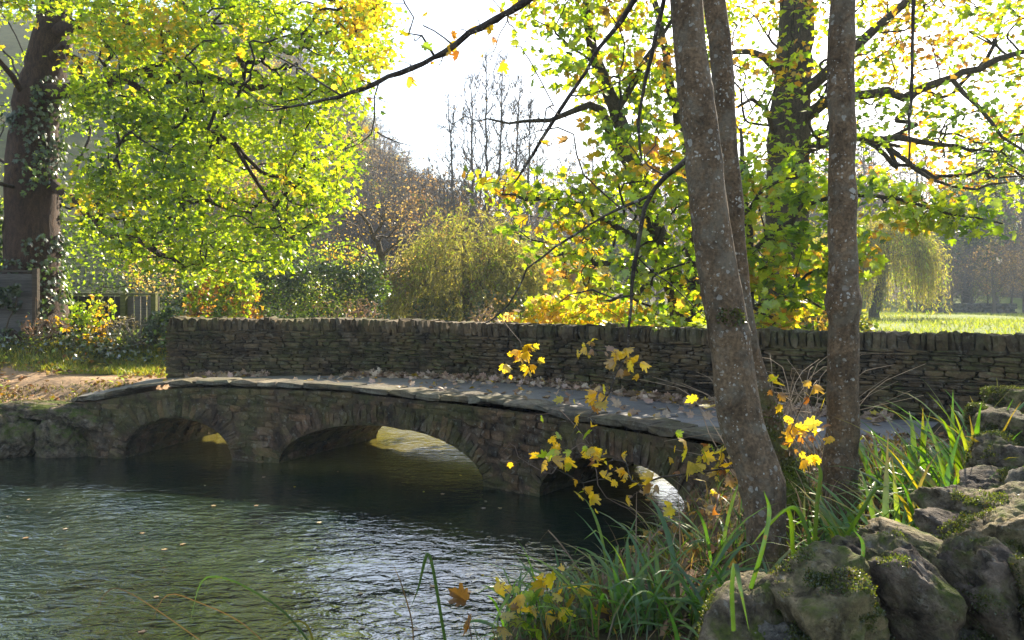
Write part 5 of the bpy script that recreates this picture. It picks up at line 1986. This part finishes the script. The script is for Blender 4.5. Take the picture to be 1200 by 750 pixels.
for path, colr, lab, wd in [
        ([(530, 800, 2.9), (518, 730, 2.9), (508, 670, 2.9), (502, 649, 2.9), (497, 660, 2.9), (490, 690, 2.9), (480, 715, 2.9)], (.08, .19, .02), 'single folded green blade rising from the lower edge over bright water', .016),
        ([(480, 800, 2.9), (484, 740, 2.9), (472, 690, 2.9), (460, 660, 2.9)], (.20, .12, .05), 'thin reddish brown stalk beside the folded green blade', .007),
        ([(385, 800, 2.8), (360, 750, 2.8), (330, 715, 2.8), (295, 692, 2.8), (270, 680, 2.8), (245, 676, 2.8), (232, 690, 2.8), (222, 735, 2.8)], (.08, .17, .04), 'long arching green blade over the water near the lower edge', .012),
        ([(375, 800, 2.8), (365, 745, 2.8), (350, 728, 2.8), (320, 738, 2.8)], (.30, .27, .03), 'short yellow tipped blade beside the long arching one', .012),
        ([(350, 800, 2.8), (290, 735, 2.8), (230, 705, 2.8), (195, 698, 2.8), (175, 735, 2.8)], (.17, .10, .05), 'bent brown grass stalk left of the long arching blade', .005),
        ([(300, 800, 2.8), (220, 740, 2.8), (150, 694, 2.8), (125, 694, 2.8), (110, 725, 2.8)], (.15, .09, .05), 'bent brown grass stalk, leftmost over the water', .005),
        ([(930, 655, 2.75), (925, 600, 2.7), (905, 612, 2.6), (880, 640, 2.55)], (.14, .26, .03), 'bright green blade folded in front of the bowed trunk', .02),
        ([(960, 690, 2.6), (945, 620, 2.6), (930, 595, 2.6), (905, 610, 2.6)], (.10, .22, .03), 'green blade bending left above the rounded mossy boulder', .02),
        ([(975, 690, 2.55), (1010, 668, 2.5), (1040, 658, 2.5), (1056, 656, 2.5)], (.34, .38, .03), 'yellow green blade pointing right across the leaning slab', .018),
        ([(985, 700, 2.6), (1005, 680, 2.5), (1012, 640, 2.5), (1000, 620, 2.5)], (.08, .19, .06), 'bluish blade hanging over the rounded mossy boulder', .018),
        ([(880, 690, 2.45), (895, 640, 2.45), (902, 600, 2.5), (895, 575, 2.5)], (.09, .20, .03), 'upright green blade behind the squarish brown boulder', .02),
        ([(955, 640, 2.9), (958, 590, 2.9), (962, 555, 2.9), (955, 540, 2.9)], (.20, .33, .03), 'bright upright blade before the upright trunk foot', .022),
        ([(985, 640, 2.95), (1010, 600, 2.9), (1025, 575, 2.9), (1040, 570, 2.9)], (.14, .28, .03), 'bright blade leaning right beside the upright trunk foot', .022),
        ([(860, 740, 2.3), (858, 690, 2.25), (862, 660, 2.25), (868, 690, 2.2), (878, 740, 2.2)], (.09, .18, .07), 'blade drooping in front of the squarish brown boulder', .018)]:
    single_blades([(path, tuple(np.array(colr) * .52))], lab, wd=wd * .72)


# brambles and yellow sprigs
def sprig(name, lab, bases, pts, size, mix, per=2, stem=(.13, .08, .06), grp=None):
    b0 = np.array(bases[0], float)
    root = thing(name, b0, lab, 'plant', grp)
    sk = [(np.array([np.array(b), np.array(b) + [0, 0, .10]]), np.array([.004, .0035])) for b in bases]
    tg = np.array([P(*p[:3]) for p in pts])
    pos, par, cnt, ns, r = grow(sk, tg, .25, .0018, .4)
    mb = MB()
    draw_twigs(mb, pos, par, cnt, ns, r, 4, stem, .08)
    mb.build('stems', M_TWIG, root, True)
    k = np.repeat(np.arange(len(tg)), per)
    q = tg[k] + RNG.normal(0, .025, (len(k), 3))
    lm = MB()
    leaves(lm, q, size * RNG.uniform(.45, 1.25, len(q)), palette(q, mix, 3, 2, .6), T_MAPLE, .4, .9, .8, curl=(-1.5, 5.0))
    lm.build('leaves', M_LEAF, root)


def gp(px, py, d):
    p = P(px, py, d)
    return (p[0], p[1], Hs(p[0], p[1]) - .02)


sprig('bramble', 'yellow leaved bramble over the water at the lower edge', [gp(650, 760, 3.4), gp(610, 770, 3.4), gp(700, 740, 3.5)],
      [(640, 664, 3.5), (648, 672, 3.5), (668, 682, 3.5), (663, 690, 3.5), (640, 690, 3.5), (625, 700, 3.4), (612, 702, 3.4), (598, 696, 3.4), (606, 712, 3.4), (592, 722, 3.35), (600, 730, 3.35), (575, 676, 3.4), (622, 740, 3.3), (640, 720, 3.4), (655, 715, 3.4), (580, 742, 3.3),
       (660, 700, 3.5), (632, 680, 3.5)], .066, [(6, YELLOW), (2, LIME), (.5, BROWN)], 2)
sprig('bramble', 'single crinkled brown leaf on a stalk over the water', [gp(560, 790, 3.2)], [(548, 716, 3.2), (550, 722, 3.2), (552, 735, 3.2)], .085, [(1, [(.38, .19, .05), (.30, .14, .05)])], 1)
sprig('bramble', 'green and yellow bramble among the dense sedge', [gp(740, 730, 3.6), gp(760, 720, 3.7)], [(730, 690, 3.7), (742, 698, 3.7), (720, 705, 3.7), (755, 700, 3.6), (735, 712, 3.6), (715, 720, 3.6), (770, 690, 3.7)], .06, [(2, GOLD), (3, LIME), (2, GREEN)], 2)
sprig('bramble', 'orange leaved bramble between the mossy and upright trunks', [gp(930, 600, 4.4), gp(950, 590, 4.4)], [(905, 450, 4.5), (910, 470, 4.5), (920, 490, 4.5), (930, 500, 4.45), (942, 508, 4.4), (955, 456, 4.5), (948, 468, 4.5), (938, 520, 4.4), (958, 540, 4.3), (925, 535, 4.4), (955, 500, 4.4),
      (915, 515, 4.5), (965, 515, 4.4), (945, 545, 4.3)], .055, [(4, YELLOW), (2, RUST), (1, BROWN)], 2)
sprig('bramble', 'dry brown bramble hanging before the third arch', [gp(850, 610, 4.6), gp(830, 620, 4.6)], [(745, 560, 4.5), (752, 575, 4.5), (765, 570, 4.5), (772, 590, 4.5), (785, 580, 4.5), (800, 560, 4.5), (815, 570, 4.5), (825, 590, 4.5), (790, 600, 4.5), (840, 575, 4.5), (738, 585, 4.5),
      (805, 590, 4.5), (842, 596, 4.4)], .055, [(2, [(.38, .28, .18), (.28, .18, .11)]), (2, YELLOW), (1, RUST)], 1)

# thin dead stems tangled behind the trunks
root = thing('dead_stems', gp(930, 540, 5.6), 'tangle of pale dead stems leaning on the wall behind the trunks', 'plant')
mb = MB()
for _ in range(75):
    b = P(RNG.uniform(872, 985), 0, RNG.uniform(5.0, 6.4))
    b[2] = Hs(b[0], b[1])
    a = RNG.uniform(0, 6.28)
    L = RNG.uniform(.6, 1.15)
    d = norm(np.array([math.cos(a) * .6 - .15, math.sin(a) * .4, 1.0]))
    q = [b, b + d * L * .4, b + d * L * .75 + RNG.normal(0, .05, 3), b + d * L + np.array([math.cos(a), math.sin(a), -.6]) * .22]
    tube(mb, catmull(np.array(q), 9), np.linspace(.0045, .0015, 9), 4, np.array((.40, .29, .19)) * RNG.uniform(.6, 1.2))
mb.build('stems', M_TWIG, root, True)

# bare twigs reaching over the bridge face
root = thing('bare_twigs', gp(800, 640, 5.2), 'thin bare twigs reaching left across the face of the bridge', 'plant')
mb = MB()
tg = np.array([P(*a) for a in [(700, 560, 5.2), (665, 530, 5.3), (640, 560, 5.3), (612, 535, 5.4), (595, 522, 5.4), (600, 545, 5.4), (625, 490, 5.4), (640, 485, 5.4), (588, 530, 5.4), (720, 590, 5.2), (690, 520, 5.3), (740, 540, 5.2), (770, 600, 5.2), (655, 480, 5.4), (585, 518, 5.4)]])
b = np.array(gp(800, 640, 5.2))
pos, par, cnt, ns, r = grow([(np.array([b, b + [0, 0, .15]]), np.array([.006, .005]))], tg, .2, .0016, .45)
draw_twigs(mb, pos, par, cnt, ns, r, 4, (.17, .12, .09), .08)
mb.build('stems', M_TWIG, root, True)


# ----------------------------------------------------------------------------------------------
# GROUND COVER
# ----------------------------------------------------------------------------------------------
def scatter(n, xr, yr, fn=None):
    x = RNG.uniform(*xr, n)
    y = RNG.uniform(*yr, n)
    if fn is not None:
        m = fn(x, y)
        x, y = x[m], y[m]
    z = H(x, y)
    return np.column_stack([x, y, z])


def nmask(scale, thr, off=0.0):
    return lambda x, y: np.array([fnoise((a, b, 0), scale, 3, off) > thr for a, b in zip(x, y)])


# leaves on the bridge deck, drifted against the wall
n = 3200
t = RNG.uniform(.8, 9.6, n)
k = 1 - np.abs(RNG.normal(0, .05, n)) - .01
far = RNG.uniform(0, 1, n) < .10
k[far] = RNG.uniform(.15, .98, far.sum())
keep = np.array([fnoise((a * 1.3, 0, 0), 1.0, 3, 4) > -.28 for a in t])
t, k = t[keep], np.minimum(k[keep], .99)
q = curve_at(N_PTS, t) * (1 - k)[:, None] + curve_at(W_PTS, t) * k[:, None]
q[:, 2] += .022 + np.maximum(0, k - .93) * RNG.uniform(0, .9, len(k))
mb = MB()
leaves(mb, q, RNG.uniform(.05, .11, len(q)), palette(q, [(4, [(.50, .37, .27), (.56, .42, .31), (.40, .28, .19)]), (1.5, [(.28, .19, .12)]), (.4, GOLD)], 2, 1, .8), T_MAPLE, .8, .5, .0)
tag(mb.build('fallen_leaves', M_LITTER, None), 'dry brown leaves drifted along the foot of the wall', 'leaves', kind='stuff')

q = scatter(2600, (-14, -5.5), (11.7, 15.2), nmask(.8, -.2, 3))
q[:, 2] += .06
mb = MB()
leaves(mb, q, RNG.uniform(.04, .09, len(q)), palette(q, [(3, BROWN), (2, GOLD), (1.5, RUST), (.6, LIME)], 1, 1, .8), T_STAR, .9, .4, .0)
tag(mb.build('path_leaves', M_LITTER, None), 'scattered autumn leaves on the earth path', 'leaves', kind='stuff')

q = scatter(2600, (.3, 4.6), (3.0, 7.5), lambda x, y: river_sd(x, y) > .35)
q[:, 2] += .045
mb = MB()
leaves(mb, q, RNG.uniform(.04, .085, len(q)), palette(q, [(5, BROWN), (1, GOLD), (1, RUST)], 1, 1, .8), T_STAR, .7, .6, .0)
tag(mb.build('bank_leaves', M_LITTER, None), 'brown fallen leaves between the plants of the near bank', 'leaves', kind='stuff')

n = 46
x = RNG.uniform(-7.5, 1.0, n)
y = RNG.uniform(5.0, 10.5, n)
m = river_sd(x, y) < -.25
q = np.column_stack([x, y, np.full(n, .006)])[m]
mb = MB()
leaves(mb, q, RNG.uniform(.025, .06, len(q)), palette(q, [(3, [(.50, .40, .30), (.40, .28, .16)]), (.5, YELLOW)], 1, 1, .8), T_STAR, 1.0, .05, .0, curl=(-.1, .1))
tag(mb.build('floating_leaves', M_LITTER, None), 'a few pale leaves floating on the river', 'leaves', kind='stuff')

# ivy carpet below the big tree
q = scatter(4600, (-14, -6.0), (14.3, 16.2), nmask(.7, -.18, 5))
q[:, 2] += .08 + RNG.uniform(0, .22, len(q))
mb = MB()
leaves(mb, q, RNG.uniform(.05, .10, len(q)), palette(q, [(5, IVYG), (2, DKG), (.7, LIME)], 1, 2, .6), T_STAR, .8, .55, .2)
tag(mb.build('ground_ivy', M_IVY, None), 'ivy carpet with shiny leaves below the big tree', 'ivy', kind='stuff')


def grass(name, pts, h, w, cols, lab, mat=None):
    n = len(pts)
    a = RNG.uniform(0, 6.28, n)
    L = h * RNG.uniform(.5, 1.3, n)
    s = np.column_stack([np.cos(a), np.sin(a), np.zeros(n)]) * (w / 2)
    le = np.column_stack([RNG.normal(0, .35, n), RNG.normal(0, .35, n), np.ones(n)]) * L[:, None]
    mid = pts + le * .55
    tip = pts + le * np.array([1.5, 1.5, .95])
    V = np.stack([pts - s, pts + s, mid + s * .7, mid - s * .7, tip], 1).reshape(-1, 3)
    i = np.arange(n) * 5
    mb = MB()
    cols = np.array(cols)[RNG.integers(0, len(cols), n)] * RNG.uniform(.75, 1.25, (n, 1))
    ck = np.repeat(cols, 5, axis=0)
    mb.add(V, np.stack([i, i + 1, i + 2, i + 3], 1), ck)
    mb.add(V[:0], np.zeros((0, 4), int), ck[:0])
    mb.S.append(np.full(n, 3))
    mb.L.append(np.stack([i + 3, i + 2, i + 4], 1).ravel())
    tag(mb.build(name, mat or M_LEAF, None), lab, 'grass', kind='stuff')


q = scatter(16000, (-13, -5.4), (13.5, 15.4), nmask(.9, -.25, 6))
grass('verge_grass', q, .13, .012, [(.20, .26, .03), (.28, .31, .035), (.13, .20, .025), (.36, .32, .06)], 'short bright grass along the far side of the path')
q = scatter(26000, (4, 46), (21, 68), nmask(.25, -.35, 7))
grass('meadow_grass', q, .16, .05, [(.15, .20, .03), (.20, .25, .04), (.24, .27, .06), (.12, .17, .03)], 'short sunlit grass of the meadow')
q = scatter(6000, (-.5, 4.4), (2.6, 6.6), lambda x, y: river_sd(x, y) > .25)
grass('bank_grass', q, .17, .007, [(.05, .10, .025), (.07, .13, .03), (.12, .11, .04), (.2, .14, .07)], 'fine dark grass covering the near bank')
q = scatter(3500, (-9, -5.8), (11.6, 12.6), lambda x, y: (river_sd(x, y) > .15) & (RNG.uniform(0, 1, x.shape) < .35))
grass('edge_moss', q, .05, .02, [(.08, .10, .02), (.12, .10, .04)], 'thin moss and grass at the left water edge')

# twiggy undergrowth along the hidden far banks
for i, (x, y, z, hx, hy, hz, lab) in enumerate([(-2.3, 24.0, 1.75, .8, .7, .75, 'rough olive shrub at the left foot of the round willow'), (-.2, 22.6, 1.75, 1.2, .8, .8, 'rough olive shrub at the right foot of the round willow'), (-8.2, 22, 1.7, 1.2, 1.2, .9, 'low green bank shrub on the left side of the river beyond the bridge'), (5.4, 14.2, 1.7, 1.0, .9, .6, 'low bank shrub right of the river behind the wall'),
                                                (-3.0, 30, 1.6, 2.0, 1.4, 1.0, 'bank shrub below the left side of the round willow'), (3.6, 33, 1.8, 2.2, 1.4, 1.1, 'bank shrub below the smaller willow')]):
    bush('bank_shrub', lab, 'shrub', (x, y, z), (hx, hy, hz), 1600, .11, [(3, OLIVE), (2, DKG), (1, STRAW)], T_DIAM, 8, .4, off=50 + i, group='shrubs on the river banks beyond the bridge')


# ----------------------------------------------------------------------------------------------
# HAZE
# ----------------------------------------------------------------------------------------------
mb = MB()
hx0, hx1, hy0, hy1, hz0, hz1 = -230, 230, -70, 330, -3.0, 68
V = np.array([(x, y, z) for x in (hx0, hx1) for y in (hy0, hy1) for z in (hz0, hz1)], float)
mb.add(V, np.array([[0, 1, 3, 2], [4, 6, 7, 5], [0, 4, 5, 1], [2, 3, 7, 6], [0, 2, 6, 4], [1, 5, 7, 3]]), (1, 1, 1))
hm = NT('valley_haze')
pv = hm.n('ShaderNodeVolumePrincipled', inp={'Density': .0010, 'Anisotropy': .05})
pv.inputs['Color'].default_value = (.74, .87, 1.0, 1)
hm.l(pv.outputs[0], hm.out.inputs['Volume'])
tag(mb.build('haze', hm.m, None), 'thin autumn haze filling the valley', 'haze', kind='stuff')
